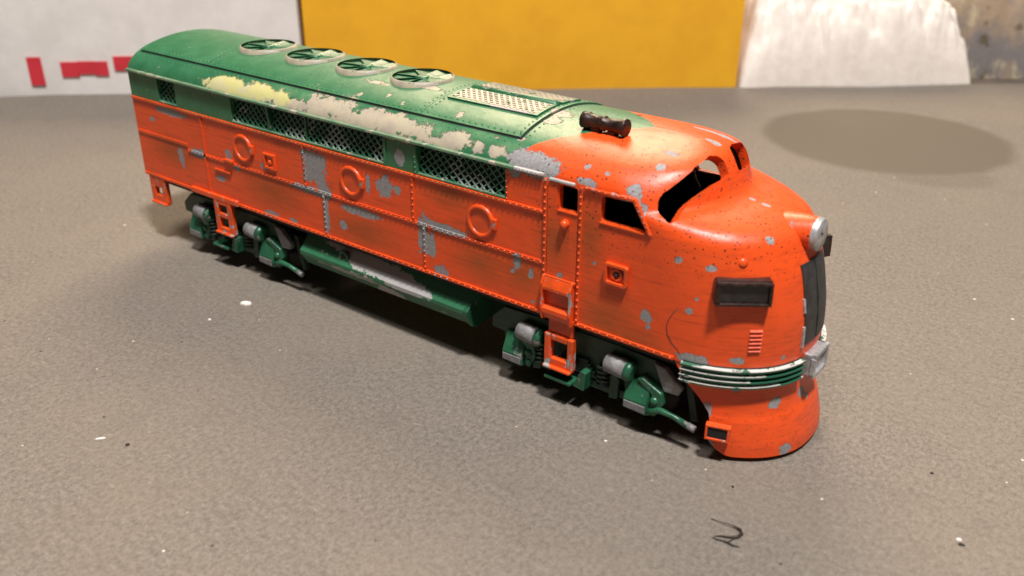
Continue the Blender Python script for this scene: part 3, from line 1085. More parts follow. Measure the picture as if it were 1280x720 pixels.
# side grilles -----------------------------------------------------------------------------
def lattice(x0, x1, z0, z1, pitch, slope, w, d, y_of, both=True):
    """crossed bars clipped to a rectangle; y_of(z) gives the plane"""
    mb = MB()
    for sgn in ((1, -1) if both else (1,)):
        h = (z1 - z0) / slope
        c = x0 - h
        while c < x1 + h:
            # line x = c + sgn*(z - z0)/slope
            if sgn > 0:
                za, zb = z0, z1
                fx_ = lambda z, c=c: c + (z - z0) / slope
                if fx_(za) < x0: za = z0 + (x0 - c) * slope
                if fx_(zb) > x1: zb = z0 + (x1 - c) * slope
            else:
                za, zb = z0, z1
                fx_ = lambda z, c=c: c - (z - z0) / slope
                if fx_(za) > x1: za = z0 + (c - x1) * slope
                if fx_(zb) < x0: zb = z0 + (c - x0) * slope
            if zb - za > 0.15:
                A, B = Vector((fx_(za), 0, za)), Vector((fx_(zb), 0, zb))
                t = (B - A).normalized()
                n = Vector((-t.z, 0, t.x)) * w * 0.5
                e = 0.04 * sgn
                vs = []
                for P in (A, B):
                    y = y_of(P.z) + e
                    for k_ in (n, -n):
                        vs += [(P.x + k_.x, y - d / 2, P.z + k_.z), (P.x + k_.x, y + d / 2, P.z + k_.z)]
                mb.add(vs, [(0, 2, 6, 4), (1, 5, 7, 3), (0, 4, 5, 1), (2, 3, 7, 6), (0, 1, 3, 2), (4, 6, 7, 5)])
            c += pitch
    return mb


for s in (-1, 1):
    for (x0, x1, z0, z1) in GRILLES:
        bk = part('grille_recess', flip(MB().box(x0 - 0.4, x1 + 0.4, -14.9, -14.0, z0 - 0.5, z1 + 0.4), s), 'black', loco)
        lt = lattice(x0, x1, z0 + 0.05, z1 - 0.1, 1.78, 0.80, 0.25, 0.28, lambda z: -16.8 + (z - z0) / (z1 - z0) * 1.45)
        part('mesh_bars', flip(lt, s), 'mesh', bk, kind='stuff')
        part('grille_sill', flip(MB().box(x0, x1, -17.15, -16.2, z0 - 0.15, z0 + 0.25), s), 'pale_green', bk, 0.1)
# a post that splits the long grille where the mesh is torn
for s in (-1, 1):
    part('grille_post', flip(MB().prism([(51.6, 37.6), (52.1, 37.6), (51.4, 43.0), (50.6, 43.0)], 'y', -17.0, -16.3), s), 'green', loco)
    part('grille_post', flip(MB().box(63.0, 63.4, -16.95, -16.4, 37.6, 43.0), s), 'green', loco)

# roof --------------------------------------------------------------------------------------
roof_y = np.array([-17, -16.1, -14.9, -13.3, -10.3, -7.0, -3.5, 0, 3.5, 7.0, 10.3, 13.3, 14.9, 16.1, 17])
roof_rows = rows[rows[:, 0] >= 43.2]
ry = np.concatenate([-roof_rows[:, 1], roof_rows[::-1, 1][1:]])
rz = np.concatenate([roof_rows[:, 0], roof_rows[::-1, 0][1:]])


def roof_z(y):
    return float(np.interp(y, ry, rz))


def roof_n(y):
    s = (roof_z(y + 0.3) - roof_z(y - 0.3)) / 0.6
    return Vector((0, -s, 1)).normalized()


def roof_panel(name, x0, x1, y0, y1, off, mat, ny=26, nx=2, depth=0.6):
    ys = np.linspace(y0, y1, ny)
    xs = np.linspace(x0, x1, nx)
    A, B = [], []
    for y in ys:
        n = roof_n(y)
        for x in xs:
            A.append((x, y + n.y * off, roof_z(y) + n.z * off))
            B.append((x, y - n.y * depth, roof_z(y) - n.z * depth))
    n = len(A)
    fs = []
    for j in range(ny - 1):
        for i in range(nx - 1):
            a = j * nx + i
            fs += [(a, a + 1, a + nx + 1, a + nx), (n + a, n + a + nx, n + a + nx + 1, n + a + 1)]
    for i in range(nx - 1):
        fs += [(i, i + 1, n + i + 1, n + i), ((ny - 1) * nx + i, (ny - 1) * nx + i + 1, n + (ny - 1) * nx + i + 1, n + (ny - 1) * nx + i)]
    for j in range(ny - 1):
        fs += [(j * nx, (j + 1) * nx, n + (j + 1) * nx, n + j * nx), (j * nx + nx - 1, (j + 1) * nx + nx - 1, n + (j + 1) * nx + nx - 1, n + j * nx + nx - 1)]
    me = MB().add(A + B, fs, True).mesh(name)
    me.set_sharp_from_angle(angle=math.radians(40))
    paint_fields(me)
    return link(name, me, mat, loco)


PY = 13.1
roof_panel('roof_seam', 1.0, 115.75, -PY - 0.28, PY + 0.28, 0.05, 'black')
for (xa, xb) in ((1.2, 27.0), (27.1, 91.9), (92.0, 115.4)):
    roof_panel('roof_panel', xa, xb, -PY, PY, 0.36, 'body', 40, max(3, int((xb - xa) / 0.6)))

rr = MB()
def roof_rivets(xa, ya, xb, yb, step, off=0.36):
    n = max(2, int(round(math.hypot(xb - xa, yb - ya) / step)) + 1)
    for i in range(n):
        t = i / (n - 1)
        y = ya + (yb - ya) * t
        nn = roof_n(y)
        rr.dome(Vector((xa + (xb - xa) * t, y, roof_z(y))) + nn * (off - 0.03), nn, 0.22, 0.2, 7, 2)


for s in (-1, 1):
    roof_rivets(2, s * 12.4, 115, s * 12.4, 1.45)
    roof_rivets(92.6, s * 7.2, 114.6, s * 7.2, 1.3)
    roof_rivets(2, s * 14.2, 116, s * 14.2, 1.6, 0.0)
for x in (91.2, 92.9, 114.7, 28.0, 26.2):
    roof_rivets(x, -12, x, 12, 1.15)
roof_rivets(116.6, -12, 116.6, 12, 1.3, 0)
rme = rr.mesh('roof_rivets')
paint_fields(rme)
link('roof_rivets', rme, 'body', body, kind='stuff')

# roof grilles either side of the ridge
for s in (-1, 1):
    gp = MB()
    X0, X1, Y0, Y1 = 94.0, 113.6, -6.3, -1.3
    nseg = 10
    def rp(x, y, off):
        n = roof_n(y)
        return (x, y + n.y * off, roof_z(y) + n.z * off)
    bot = MB()
    vs = [rp(x, Y0 + (Y1 - Y0) * i / nseg, o) for o in (0.42, -0.3) for i in range(nseg + 1) for x in (X0, X1)]
    k = 2 * (nseg + 1)
    fs = []
    for i in range(nseg):
        a = 2 * i
        fs += [(a, a + 1, a + 3, a + 2), (k + a, k + a + 2, k + a + 3, k + a + 1)]
        fs += [(a, a + 2, k + a + 2, k + a), (a + 1, k + a + 1, k + a + 3, a + 3)]
    fs += [(0, k, k + 1, 1), (k - 2, k - 1, 2 * k - 1, 2 * k - 2)]
    bot.add(vs, fs)
    rgo = part('roof_grille', flip(bot, s), 'black', loco)
    lt = lattice(X0, X1, 0, Y1 - Y0, 1.35, 1.1, 0.42, 0.3, lambda z: 0.0)
    lt.v = [rp(x, Y0 + z, 0.62 - y) for x, y, z in lt.v]
    part('mesh_bars', flip(lt, s), 'roofmesh', rgo, kind='stuff')
    fm = MB()
    for (xa, xb, ya, yb) in ((X0 - 0.7, X1 + 0.7, Y0 - 0.6, Y0), (X0 - 0.7, X1 + 0.7, Y1, Y1 + 0.3), (X0 - 0.7, X0, Y0, Y1), (X1, X1 + 0.7, Y0, Y1)):
        seg = 8
        vs = [rp(x, ya + (yb - ya) * i / seg, o) for o in (0.75, 0.1) for i in range(seg + 1) for x in (xa, xb)]
        k = 2 * (seg + 1)
        fs = []
        for i in range(seg):
            a = 2 * i
            fs += [(a, a + 1, a + 3, a + 2), (k + a, k + a + 2, k + a + 3, k + a + 1), (a, a + 2, k + a + 2, k + a), (a + 1, k + a + 1, k + a + 3, a + 3)]
        fs += [(0, k, k + 1, 1), (k - 2, k - 1, 2 * k - 1, 2 * k - 2)]
        fm.add(vs, fs)
    part('grille_frame', flip(fm, s), 'green_worn', rgo)
rd = MB()
rd.tube([(93.4, 0, 49.9), (94.2, 0, 49.9), (113.4, 0, 49.9), (114.2, 0, 49.9)], [0.5, 1.1, 1.1, 0.5], 18)
part('roof_ridge', rd, 'green', loco)

# fans in a row
fan_src = None
for x in (80.5, 64.5, 48.5, 32.5):
    zf = 49.95
    fn = link('roof_fan', MB().tube([(0, 0, -0.6), (0, 0, 0.55), (0, 0, 0.75)], [6.7, 6.5, 6.1], 48, False).mesh('roof_fan') if fan_src is None else fan_src[0], 'roofmesh', loco, (x, 0, zf))
    if fan_src is None:
        well = MB().tube([(0, 0, -0.5), (0, 0, 0.1)], 6.3, 40).mesh('fan_well')
        hub = MB().tube([(0, 0, 0), (0, 0, 0.5), (0, 0, 0.7)], [1.5, 1.4, 0.9], 24).mesh('fan_hub')
        blade = MB().add([(1.2, -0.5, 0.15), (6.0, -1.6, 0.1), (6.0, 1.4, 0.55), (1.2, 0.5, 0.5), (1.2, -0.5, 0.0), (6.0, -1.6, -0.05), (6.0, 1.4, 0.4), (1.2, 0.5, 0.35)],
                         [(0, 1, 2, 3), (7, 6, 5, 4), (0, 4, 5, 1), (1, 5, 6, 2), (2, 6, 7, 3), (3, 7, 4, 0)]).mesh('fan_blade')
        fan_src = (fn.data, well, hub, blade)
    link('fan_well', fan_src[1], 'green', fn, (x, 0, zf))
    link('fan_hub', fan_src[2], 'green', fn, (x, 0, zf))
    for k in range(8):
        bl = link('fan_blade', fan_src[3], 'green', fn, (x, 0, zf))
        bl.rotation_euler = (0, 0, k * math.pi / 4)

# horn -----------------------------------------------------------------------------------------
hz, hy = roof_z(-6.4) + 1.5, -6.4
hp = [(123.6, 1.15), (123.8, 1.62), (124.9, 1.68), (125.4, 1.35), (127.6, 1.28), (127.8, 1.5), (128.2, 1.5), (128.4, 1.22), (130.4, 1.25), (131.2, 1.45), (132.2, 1.72), (132.45, 1.65), (132.3, 1.3), (131.2, 0.8)]
hn = MB().tube([(x, hy, hz) for x, r in hp], [r * 0.88 for x, r in hp], 28)
# the tube helper needs monotonic points for its frame: flared mouth is closed inside
horn = part('horn', hn, 'brown_black', loco)
part('horn_bracket', MB().box(125.6, 127.4, hy - 0.7, hy + 0.7, hz - 2.2, hz - 0.8), 'brown_black', horn, 0.15)
part('horn_bracket', MB().box(129.0, 130.6, hy - 0.7, hy + 0.7, hz - 2.2, hz - 0.8), 'brown_black', horn, 0.15)

# steps ------------------------------------------------------------------------------------------
def plate_with_holes(x0, x1, z0, z1, y0, y1, holes):
    """bars around stacked rectangular holes"""
    mb = MB()
    hx0, hx1 = holes[0][0], holes[0][1]
    mb.box(x0, hx0, y0, y1, z0, z1)
    mb.box(hx1, x1, y0, y1, z0, z1)
    zs = [z0] + [v for h in sorted(holes, key=lambda h: h[2]) for v in h[2:4]] + [z1]
    for a, b in zip(zs[::2], zs[1::2]):
        mb.box(hx0, hx1, y0 + 0.02, y1 - 0.02, a, b)
    return mb


for s in (-1, 1):
    lad = MB()
    for x in (123.75, 129.75):
        lad.prism([(-17.0, 25.6), (-17.7, 25.4), (-18.35, 24.0), (-18.2, 21.5), (-18.3, 19.0), (-18.0, 17.0), (-17.0, 16.6)], 'x', x, x + 0.5)
    ld = part('cab_ladder', flip(lad, s), 'orange_worn', loco, 0.1)
    part('ladder_rung', flip(MB().prism([(-17.0, 25.3), (-17.5, 25.2), (-18.2, 23.5), (-18.2, 23.0), (-17.0, 23.0)], 'x', 124.25, 129.75), s), 'orange_worn', ld)
    part('ladder_rung', flip(MB().prism([(-17.0, 19.9), (-18.2, 19.3), (-18.2, 18.5), (-17.6, 17.2), (-17.0, 17.2)], 'x', 124.25, 129.75), s), 'orange', ld)
    part('ladder_recess', flip(MB().box(124.25, 129.75, -17.1, -16.9, 19.9, 23.0), s), 'orange_worn', ld)
    st = plate_with_holes(124.4, 130.6, 7.6, 14.2, -17.6, -16.2, [(125.8, 129.4, 9.4, 13.0)])
    st.box(124.8, 130.2, -16.9, -16.3, 14.2, 17.3)
    st.box(124.5, 130.5, -18.3, -16.4, 7.3, 7.9)
    part('hanging_step', flip(st, s), 'orange_worn', loco, 0.25)
    st = plate_with_holes(28.4, 34.8, 9.2, 17.4, -17.7, -16.4, [(30.0, 33.2, 10.6, 13.0), (30.0, 33.2, 14.2, 16.2)])
    st.box(28.5, 34.7, -18.3, -16.5, 8.9, 9.5)
    part('hanging_step', flip(st, s), 'orange_worn', loco, 0.25)
    st = plate_with_holes(1.6, 8.0, 10.6, 17.4, -17.2, -15.8, [(3.4, 6.4, 12.6, 14.6)])
    st.box(1.7, 7.9, -17.7, -15.9, 10.2, 10.8)
    part('corner_step', flip(st, s), 'orange_worn', loco, 0.25)

# fuel tank ------------------------------------------------------------------------------------------
prof = [(-12.2, 15.4), (-13.6, 15.4), (-17.0, 11.8), (-17.0, 11.0), (-15.2, 8.2), (-13.6, 7.4), (13.6, 7.4), (15.2, 8.2), (17.0, 11.0), (17.0, 11.8), (13.6, 15.4), (12.2, 15.4)]
k = NT('tank_paint')
edge = k.math('MULTIPLY', k.math('SUBTRACT', k.noise(0.5, 5, 0.62), 0.5), 1.6)
hm = k.ramp(k.math('ADD', k.attr('chip'), edge), -0.03, 0.04)
k.bump(k.math('SUBTRACT', k.math('MULTIPLY', k.noise(0.6, 4), 0.5), hm), 0.1, 0.7)
M['tank'] = k.out(k.mix(hm, k.mix(k.noise(0.3, 4), (0.035, 0.165, 0.075), (0.02, 0.10, 0.048)), k.mix(k.noise(0.5, 4), (0.30, 0.29, 0.28), (0.40, 0.38, 0.36))), 0.42)
TANK_CHIPS = [(72, -14.2, 14.6, 8, 1.3), (80, -15.4, 13.2, 10, 2.0), (89, -16.4, 12.2, 7, 1.6), (64, -15.6, 12.4, 5, 0.6), (74, -16.2, 10.6, 12, 0.9), (84, -15.0, 9.0, 5, 1.6), (100, -15.4, 9.4, 5, 0.6)]
tme = dense(MB().prism(prof, 'x', 57.5, 105.4).mesh('fuel_tank'), 1.2)
tco = np.empty(len(tme.vertices) * 3)
tme.vertices.foreach_get('co', tco)
tme.attributes.new('chip', 'FLOAT', 'POINT').data.foreach_set('value', field(tco.reshape(-1, 3) / MM, TANK_CHIPS).astype(np.float32))
tank = link('fuel_tank', tme, 'tank', loco)
for s in (-1, 1):
    part('filler_cap', flip(MB().torus((70.6, -15.9, 13.5), 1.05, 0.36, 'y', 24, 8), s), 'green_truck', tank)
    part('filler_core', flip(MB().tube([(70.6, -14.4, 13.5), (70.6, -16.0, 13.5)], 0.75, 20), s), 'black', tank)
    part('tank_rib', flip(MB().prism([(-12.4, 15.5), (-13.7, 15.55), (-17.25, 11.8), (-17.25, 10.9), (-15.4, 8.0), (-13.6, 7.2)], 'x', 104.7, 105.9), s), 'green', tank, 0.15)

# trucks ------------------------------------------------------------------------------------------------
def make_truck(cx):
    t = part('truck', MB().box(cx - 12, cx + 12, -5.5, 5.5, 3.5, 15.4), 'black', loco)
    outline = [(-20, 8.3), (-20, 10.6), (-17, 13.4), (-8, 13.8), (8, 13.8), (17, 13.4), (20, 10.6), (20, 8.3), (17, 8.1), (16.2, 3.6), (10.4, 3.6), (9.4, 7.8), (6.4, 7.8), (4.4, 4.6), (-4.4, 4.6), (-6.4, 7.8), (-9.4, 7.8), (-10.4, 3.6), (-16.2, 3.6), (-17, 8.1)]
    for ax in (-13.2, 13.2):
        for s in (-1, 1):
            w = MB().tube([(cx + ax, s * 10.2, 6.1), (cx + ax, s * 10.0, 6.1), (cx + ax, s * 7.9, 6.1), (cx + ax, s * 7.8, 6.1), (cx + ax, s * 7.1, 6.1)], [5.0, 5.45, 5.5, 6.05, 6.05], 40)
            part('wheel', w, 'wheel', t)
        part('axle', MB().tube([(cx + ax, -13, 6.1), (cx + ax, 13, 6.1)], 1.2, 14), 'wheel', t)
    for s in (-1, 1):
        part('side_frame', flip(MB().prism([(cx + a, b + 1.0) for a, b in outline], 'y', -14.6, -12.5), s), 'green_mid', t, 0.2)
        for ax in (-13.4, 13.4):
            jb = MB()
            a0 = cx + ax
            w0, zb, zt, ya, yb = 2.7, 4.3, 10.2, -14.4, -17.1
            jb.add([(a0 - w0, ya, zb), (a0 + w0, ya, zb), (a0 + w0, ya, zt), (a0 - w0, ya, zt),
                    (a0 - w0 + .4, yb, zb + 0.4), (a0 + w0 - .4, yb, zb + 0.2), (a0 + w0 - .4, yb, zt - 3.4), (a0 - w0 + .4, yb, zt - 3.6),
                    (a0 - w0 + .5, yb + 1.5, zt), (a0 + w0 - .5, yb + 1.5, zt)],
                   [(0, 3, 2, 1), (7, 6, 9, 8), (8, 9, 2, 3), (0, 1, 5, 4), (0, 4, 7, 8, 3), (1, 2, 9, 6, 5), (4, 5, 6, 7)])
            part('journal_box', flip(jb, s), 'green_truck', t, 0.3)
            part('box_face', flip(MB().box(a0 - w0 + 0.6, a0 + w0 - 0.6, yb - 0.12, yb + 0.2, zb + 0.6, zt - 3.9), s), 'grey', t, 0.1, label='bare grey face of the journal box')
            part('journal_bolt', flip(MB().dome((a0 + 3.4, -16.2, 7.6), (0.3, -1, 0.2), 0.8, 0.6, 12, 3), s), 'green_truck', t)
            part('journal_bolt', flip(MB().dome((a0 + 3.5, -16.2, 5.6), (0.3, -1, 0.2), 0.7, 0.5, 12, 3), s), 'green_truck', t)
            cyl_x = a0 - 3.8 if ax > 0 else a0 + 3.8
            cy = MB().tube([(cyl_x - 2.9, -15.9, 11.7), (cyl_x - 2.6, -15.9, 11.7), (cyl_x + 1.4, -15.9, 11.5)], [1.3, 1.75, 1.85], 28)
            c_o = part('brake_cylinder', flip(cy, s), 'grey', t, label='bare grey brake cylinder with green end')
            part('cylinder_end', flip(MB().tube([(cyl_x + 1.4, -15.9, 11.5), (cyl_x + 2.2, -15.9, 11.45), (cyl_x + 2.7, -15.9, 11.4)], [1.9, 1.9, 1.4], 28), s), 'green_truck', c_o)
            part('brake_lever', flip(MB().prism([(a0 - 0.4, 10.6), (a0 + 0.6, 11.2), (a0 + 4.6, 9.4), (a0 + 5.0, 7.2), (a0 + 3.6, 4.4), (a0 + 2.4, 4.6), (a0 + 2.6, 8.6)], 'y', -16.2, -14.4), s), 'green_truck', t, 0.25)
        rod = MB().tube([(cx + 15.5, -16.2, 5.0), (cx + 18.0, -16.2, 6.2), (cx + 20.4, -16.0, 5.9), (cx + 23.6, -15.8, 5.0)], [0.8, 0.6, 0.5, 0.6], 10)
        part('end_rod', flip(rod, s), 'green_truck', t)
        part('rod_tip', flip(MB().tube([(cx + 23.2, -15.8, 5.1), (cx + 24.6, -15.8, 4.8)], 0.62, 10), s), 'grey', t)
        part('end_casting', flip(MB().prism([(cx + 15.8, 14.6), (cx + 18.0, 14.2), (cx + 21.4, 11.2), (cx + 20.8, 9.8), (cx + 18.0, 9.6)], 'y', -15.6, -14.4), s), 'grey', t, 0.25)
        part('end_arm', flip(MB().prism([(cx + 21.0, 13.4), (cx + 22.4, 13.2), (cx + 24.4, 5.4), (cx + 23.0, 5.0)], 'y', -14.4, -13.2), s), 'green_dark', t, 0.2)
        fb = MB().box(cx - 5.2, cx + 0.6, -18.0, -14.4, 5.0, 5.6)
        fb.prism([(cx + 0.6, 4.9), (cx + 3.0, 4.6), (cx + 3.4, 8.4), (cx + 2.2, 8.6)], 'y', -17.2, -14.4)
        part('foot_board', flip(fb, s), 'green_truck', t, 0.15)
        sp = MB()
        for q in range(5):
            sp.box(cx - 4.6 + q * 0.5, cx + 4.6 - q * 0.5, -15.4, -14.4, 7.0 + q * 0.62, 7.5 + q * 0.62)
        part('leaf_spring', flip(sp, s), 'green_dark', t)
        part('lower_beam', flip(MB().prism([(cx - 17.5, 4.6), (cx + 17.5, 4.6), (cx + 16.5, 6.2), (cx - 16.5, 6.2)], 'y', -14.9, -13.0), s), 'green_mid', t, 0.15)
        for hx_ in (-7.6, 6.0):
            coil = []
            for q in range(61):
                aa = q / 60 * 2 * math.pi * 5
                coil.append((cx + hx_ + 1.15 * math.cos(aa), -15.2 + 1.15 * math.sin(aa), 5.8 + q / 60 * 4.6))
            part('coil_spring', flip(MB().tube(coil, 0.3, 6), s), 'green_dark', t)
        for hx_ in (-8.6, 8.2):
            part('brake_shoe', flip(MB().prism([(cx + hx_ - 0.9, 4.2), (cx + hx_ + 0.9, 4.6), (cx + hx_ + 1.1, 8.6), (cx + hx_ + 0.2, 9.8), (cx + hx_ - 0.9, 8.8)], 'y', -15.6, -14.4), s), 'green_mid', t, 0.2)
    return t


make_truck(31.4)
make_truck(130.0)
# rear coupler box under the tail
part('rear_coupler', MB().box(-4.5, 6, -2.2, 2.2, 8.5, 12.0).box(-8.0, -4.5, -1.4, 2.6, 8.2, 12.2), 'black_sheet', loco, 0.3)

# ------------------------------------------------------------------ setting: board and bench
def board_mat():
    k = NT('grey_brown_chipboard')
    n1 = k.noise(1.2, 10, 0.95, k.stretch((1.0, 0.75, 1.0)))
    n2 = k.noise(0.018, 4, 0.6)
    n3 = k.noise(0.55, 5, 0.75, k.stretch((0.8, 1.3, 1.0)))
    n4 = k.noise(4.2, 2, 0.6)
    base = k.mix(k.ramp(n1, 0.36, 0.64), (0.066, 0.056, 0.046), (0.300, 0.262, 0.220))
    base = k.mix(k.ramp(n4, 0.3, 0.7, 0.55, 1.0), (0.085, 0.072, 0.06), base)
    base = k.mix(k.ramp(n2, 0.35, 0.68, 0, 0.35), base, (0.205, 0.170, 0.130))
    base = k.mix(k.ramp(n3, 0.52, 0.75, 0, 0.4), base, (0.28, 0.245, 0.20))
    base = k.mix(k.ramp(k.noise(0.11, 6, 0.7), 0.5, 0.72, 0, 0.3), base, (0.12, 0.10, 0.082))
    hair = k.noise(1.0, 2, 0.5, k.stretch((0.3, 2.6, 1.0)))
    base = k.mix(k.ramp(hair, 0.67, 0.74, 0, 0.35), base, (0.38, 0.34, 0.28))
    # fibres and flecks
    fl = speckle(k, 0.22, 0.075, 4.2)
    base = k.mix(fl, base, (0.62, 0.55, 0.44))
    fd = speckle(k, 0.16, 0.05, 9.2)
    base = k.mix(fd, base, (0.03, 0.025, 0.02))
    # round dark patch mixed into the board colour, and a second fainter one
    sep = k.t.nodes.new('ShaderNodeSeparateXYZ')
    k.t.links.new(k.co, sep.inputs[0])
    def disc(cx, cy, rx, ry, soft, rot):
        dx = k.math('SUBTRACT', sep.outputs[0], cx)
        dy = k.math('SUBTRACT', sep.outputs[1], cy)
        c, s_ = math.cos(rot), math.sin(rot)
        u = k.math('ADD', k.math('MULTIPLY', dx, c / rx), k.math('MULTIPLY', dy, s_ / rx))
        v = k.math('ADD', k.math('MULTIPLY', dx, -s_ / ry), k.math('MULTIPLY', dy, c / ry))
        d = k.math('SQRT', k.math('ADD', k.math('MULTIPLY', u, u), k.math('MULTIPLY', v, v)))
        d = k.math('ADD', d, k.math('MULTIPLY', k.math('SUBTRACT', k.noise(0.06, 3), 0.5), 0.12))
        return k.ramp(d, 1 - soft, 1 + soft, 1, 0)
    dark_patch = k.math('MAXIMUM', k.math('MULTIPLY', disc(121.5, 188, 41, 38, 0.07, 0.5), 0.88), k.math('MULTIPLY', disc(148, 158, 16, 9, 0.3, 0.5), 0.4))
    base = k.mix(dark_patch, base, (0.105, 0.087, 0.066))
    return k.out(base, 0.78, 0, 0.3)


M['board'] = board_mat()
M['bench'] = plain('bench_top', (0.10, 0.08, 0.06), (0.14, 0.11, 0.08), 0.7, 0, 0.05)
e_dir = Vector((0.7505, 0.6608, 0))
e_nrm = Vector((-0.6608, 0.7505, 0))
E0 = Vector((-5.7, 174.5, 0))
# slightly wavering far edge of the board
far_edge = []
for i in range(41):
    t = -420 + i * 22.0
    w = 1.2 * math.sin(i * 0.7) + 0.9 * math.sin(i * 1.9 + 1) - (0.0006 * (t + 120) ** 2 * 0.12 if t < -120 else 0)
    far_edge.append(E0 + e_dir * t + e_nrm * w)
nearL, nearR = far_edge[0] - e_nrm * 650, far_edge[-1] - e_nrm * 650
bm = bmesh.new()
top = [bm.verts.new((p.x * MM, p.y * MM, 0)) for p in [nearL, nearR] + far_edge[::-1]]
low = [bm.verts.new((p.x * MM, p.y * MM, -3 * MM)) for p in [nearL, nearR] + far_edge[::-1]]
bm.faces.new(top)
bm.faces.new(low[::-1])
for i in range(len(top)):
    j = (i + 1) % len(top)
    bm.faces.new((top[i], low[i], low[j], top[j]))
bmesh.ops.recalc_face_normals(bm, faces=bm.faces)
bme = bpy.data.meshes.new('board')
bm.to_mesh(bme)
bm.free()
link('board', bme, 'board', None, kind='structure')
bb = MB().box(-900, 900, -900, 1100, -8, -3.2)
link('bench_top', bb.mesh('bench_top'), 'bench', None, kind='structure')

# ------------------------------------------------------------------ things behind the board
from mathutils import noise as mnoise


def edge_pt(t, n, z=0.0):
    p = E0 + e_dir * t + e_nrm * n
    return Vector((p.x, p.y, z))


def carton(t0, t1, n0, n1, h, z0=-3.0):
    """box aligned with the board's far edge, slightly bulged faces; returns MB"""
    mb = MB()
    nx, nz = 14, 8
    def grid(P00, P10, P11, P01, bulge, nrm_):
        vs, fs = [], []
        for j in range(nz + 1):
            for i in range(nx + 1):
                a, b = i / nx, j / nz
                p = (P00 * (1 - a) + P10 * a) * (1 - b) + (P01 * (1 - a) + P11 * a) * b
                w = (a * (1 - a) * b * (1 - b)) * 16 * bulge
                vs.append(p + nrm_ * w)
        for j in range(nz):
            for i in range(nx):
                k = j * (nx + 1) + i
                fs.append((k, k + 1, k + nx + 2, k + nx + 1))
        mb.add(vs, fs, True)
    c = [edge_pt(t, n, z) for z in (z0, h) for t, n in ((t0, n0), (t1, n0), (t1, n1), (t0, n1))]
    upv = Vector((0, 0, 1))
    grid(c[0], c[1], c[5], c[4], 0.8, -e_nrm)
    grid(c[1], c[2], c[6], c[5], 0.5, e_dir)
    grid(c[2], c[3], c[7], c[6], 0.5, e_nrm)
    grid(c[3], c[0], c[4], c[7], 0.5, -e_dir)
    grid(c[4], c[5], c[6], c[7], 0.8, upv)
    grid(c[0], c[3], c[2], c[1], 0.0, upv)
    return mb


M['card_white'] = plain('white_card', (0.78, 0.74, 0.70), (0.70, 0.66, 0.62), 0.6, 0, 0.08)
M['print_red'] = plain('red_print', (0.62, 0.035, 0.05), (0.55, 0.03, 0.045), 0.5, 0, 0.1)
M['card_yellow'] = plain('yellow_card', (0.82, 0.42, 0.018), (0.76, 0.37, 0.015), 0.5, 0, 0.06)
M['flap'] = plain('box_tape', (0.60, 0.52, 0.40), (0.52, 0.44, 0.33), 0.4, 0, 0.1)

wb = thing('cardboard_box', 'white cardboard box with red print behind the board at far left', 'box', edge_pt(-225, 40, -3))
part('carton', carton(-330, -104, 1.2, 90, 62), 'card_white', wb)
for (t0, t1, z0, z1) in ((-210.0, -204.6, 4.0, 15), (-197.5, -190.9, 7.2, 13), (-191.0, -184.4, 8.2, 13.2), (-184.5, -179.5, 7.6, 13.1), (-177, -169, 9.5, 15)):
    pr = MB()
    vs = [edge_pt(t, n, z) for n in (0.2, 1.4) for t, z in ((t0, z0), (t1, z0), (t1, z1), (t0, z1))]
    pr.add(vs, [(0, 1, 2, 3), (4, 7, 6, 5), (0, 4, 5, 1), (1, 5, 6, 2), (2, 6, 7, 3), (3, 7, 4, 0)])
    part('print_patch', pr, 'print_red', wb)
tp = carton(-225, -212, 1.0, 91, 62.4, 50)
part('tape', tp, 'flap', wb)
yb = thing('cardboard_box', 'plain yellow box standing behind the locomotive roof', 'box', edge_pt(-10, 40, -3))
part('carton', carton(-102, 73.0, 0.6, 70, 58), 'card_yellow', yb)
lidm = carton(-102.8, 73.8, -0.4, 71, 59.5, 46)
part('lid', lidm, 'card_yellow', yb)


def crumple(t0, t1, n0, n1, h, amp, freq, seed, fold, base=-3.0, nx=90, ny=60):
    """crumpled sheet heap: a dome of folded facets resting on the bench"""
    vs, fs = [], []
    for j in range(ny + 1):
        for i in range(nx + 1):
            a, b = i / nx, j / ny
            u, v = 2 * a - 1, 2 * b - 1
            e = max(0.0, (1 - abs(u) ** 5) * (1 - abs(v) ** 4))
            q = Vector((a * (t1 - t0) * freq + seed, b * (n1 - n0) * freq, seed * 0.37))
            f = 0.0
            for o in range(4):
                w = mnoise.noise(q * (1.9 ** o))
                f += (abs(w) * 2 - 0.6) / (1.55 ** o)
            f2 = mnoise.noise_vector(q * 0.8 + Vector((9.1, 3.3, 1.7)))
            z = base + (h - base) * e ** 0.5 + f * amp * min(1, e * 3)
            p = edge_pt(t0 + (t1 - t0) * a + f2.x * fold, n0 + (n1 - n0) * b + f2.y * fold + (1 - e) * 0, max(z, base))
            vs.append(p)
    for j in range(ny):
        for i in range(nx):
            k = j * (nx + 1) + i
            fs.append((k, k + 1, k + nx + 2, k + nx + 1))
    return MB().add(vs, fs, True)


def solid(mb, name, th=0.25):
    return mb.mesh(name)


def cloth_mat():
    k = NT('tan_grey_cloth')
    a = k.noise(0.045, 5, 0.6)
    b = k.noise(0.07, 4, 0.6, k.stretch((1, 1, 0.6)))
    c = k.mix(k.ramp(a, 0.40, 0.60), (0.36, 0.26, 0.17), (0.20, 0.175, 0.165))
    c = k.mix(k.ramp(b, 0.53, 0.66), c, (0.50, 0.42, 0.27))
    c = k.mix(k.ramp(k.noise(0.1, 3), 0.60, 0.7), c, (0.11, 0.085, 0.045))
    k.bump(k.noise(0.6, 5, 0.7), 0.6, 0.7)
    return k.out(c, 0.85)


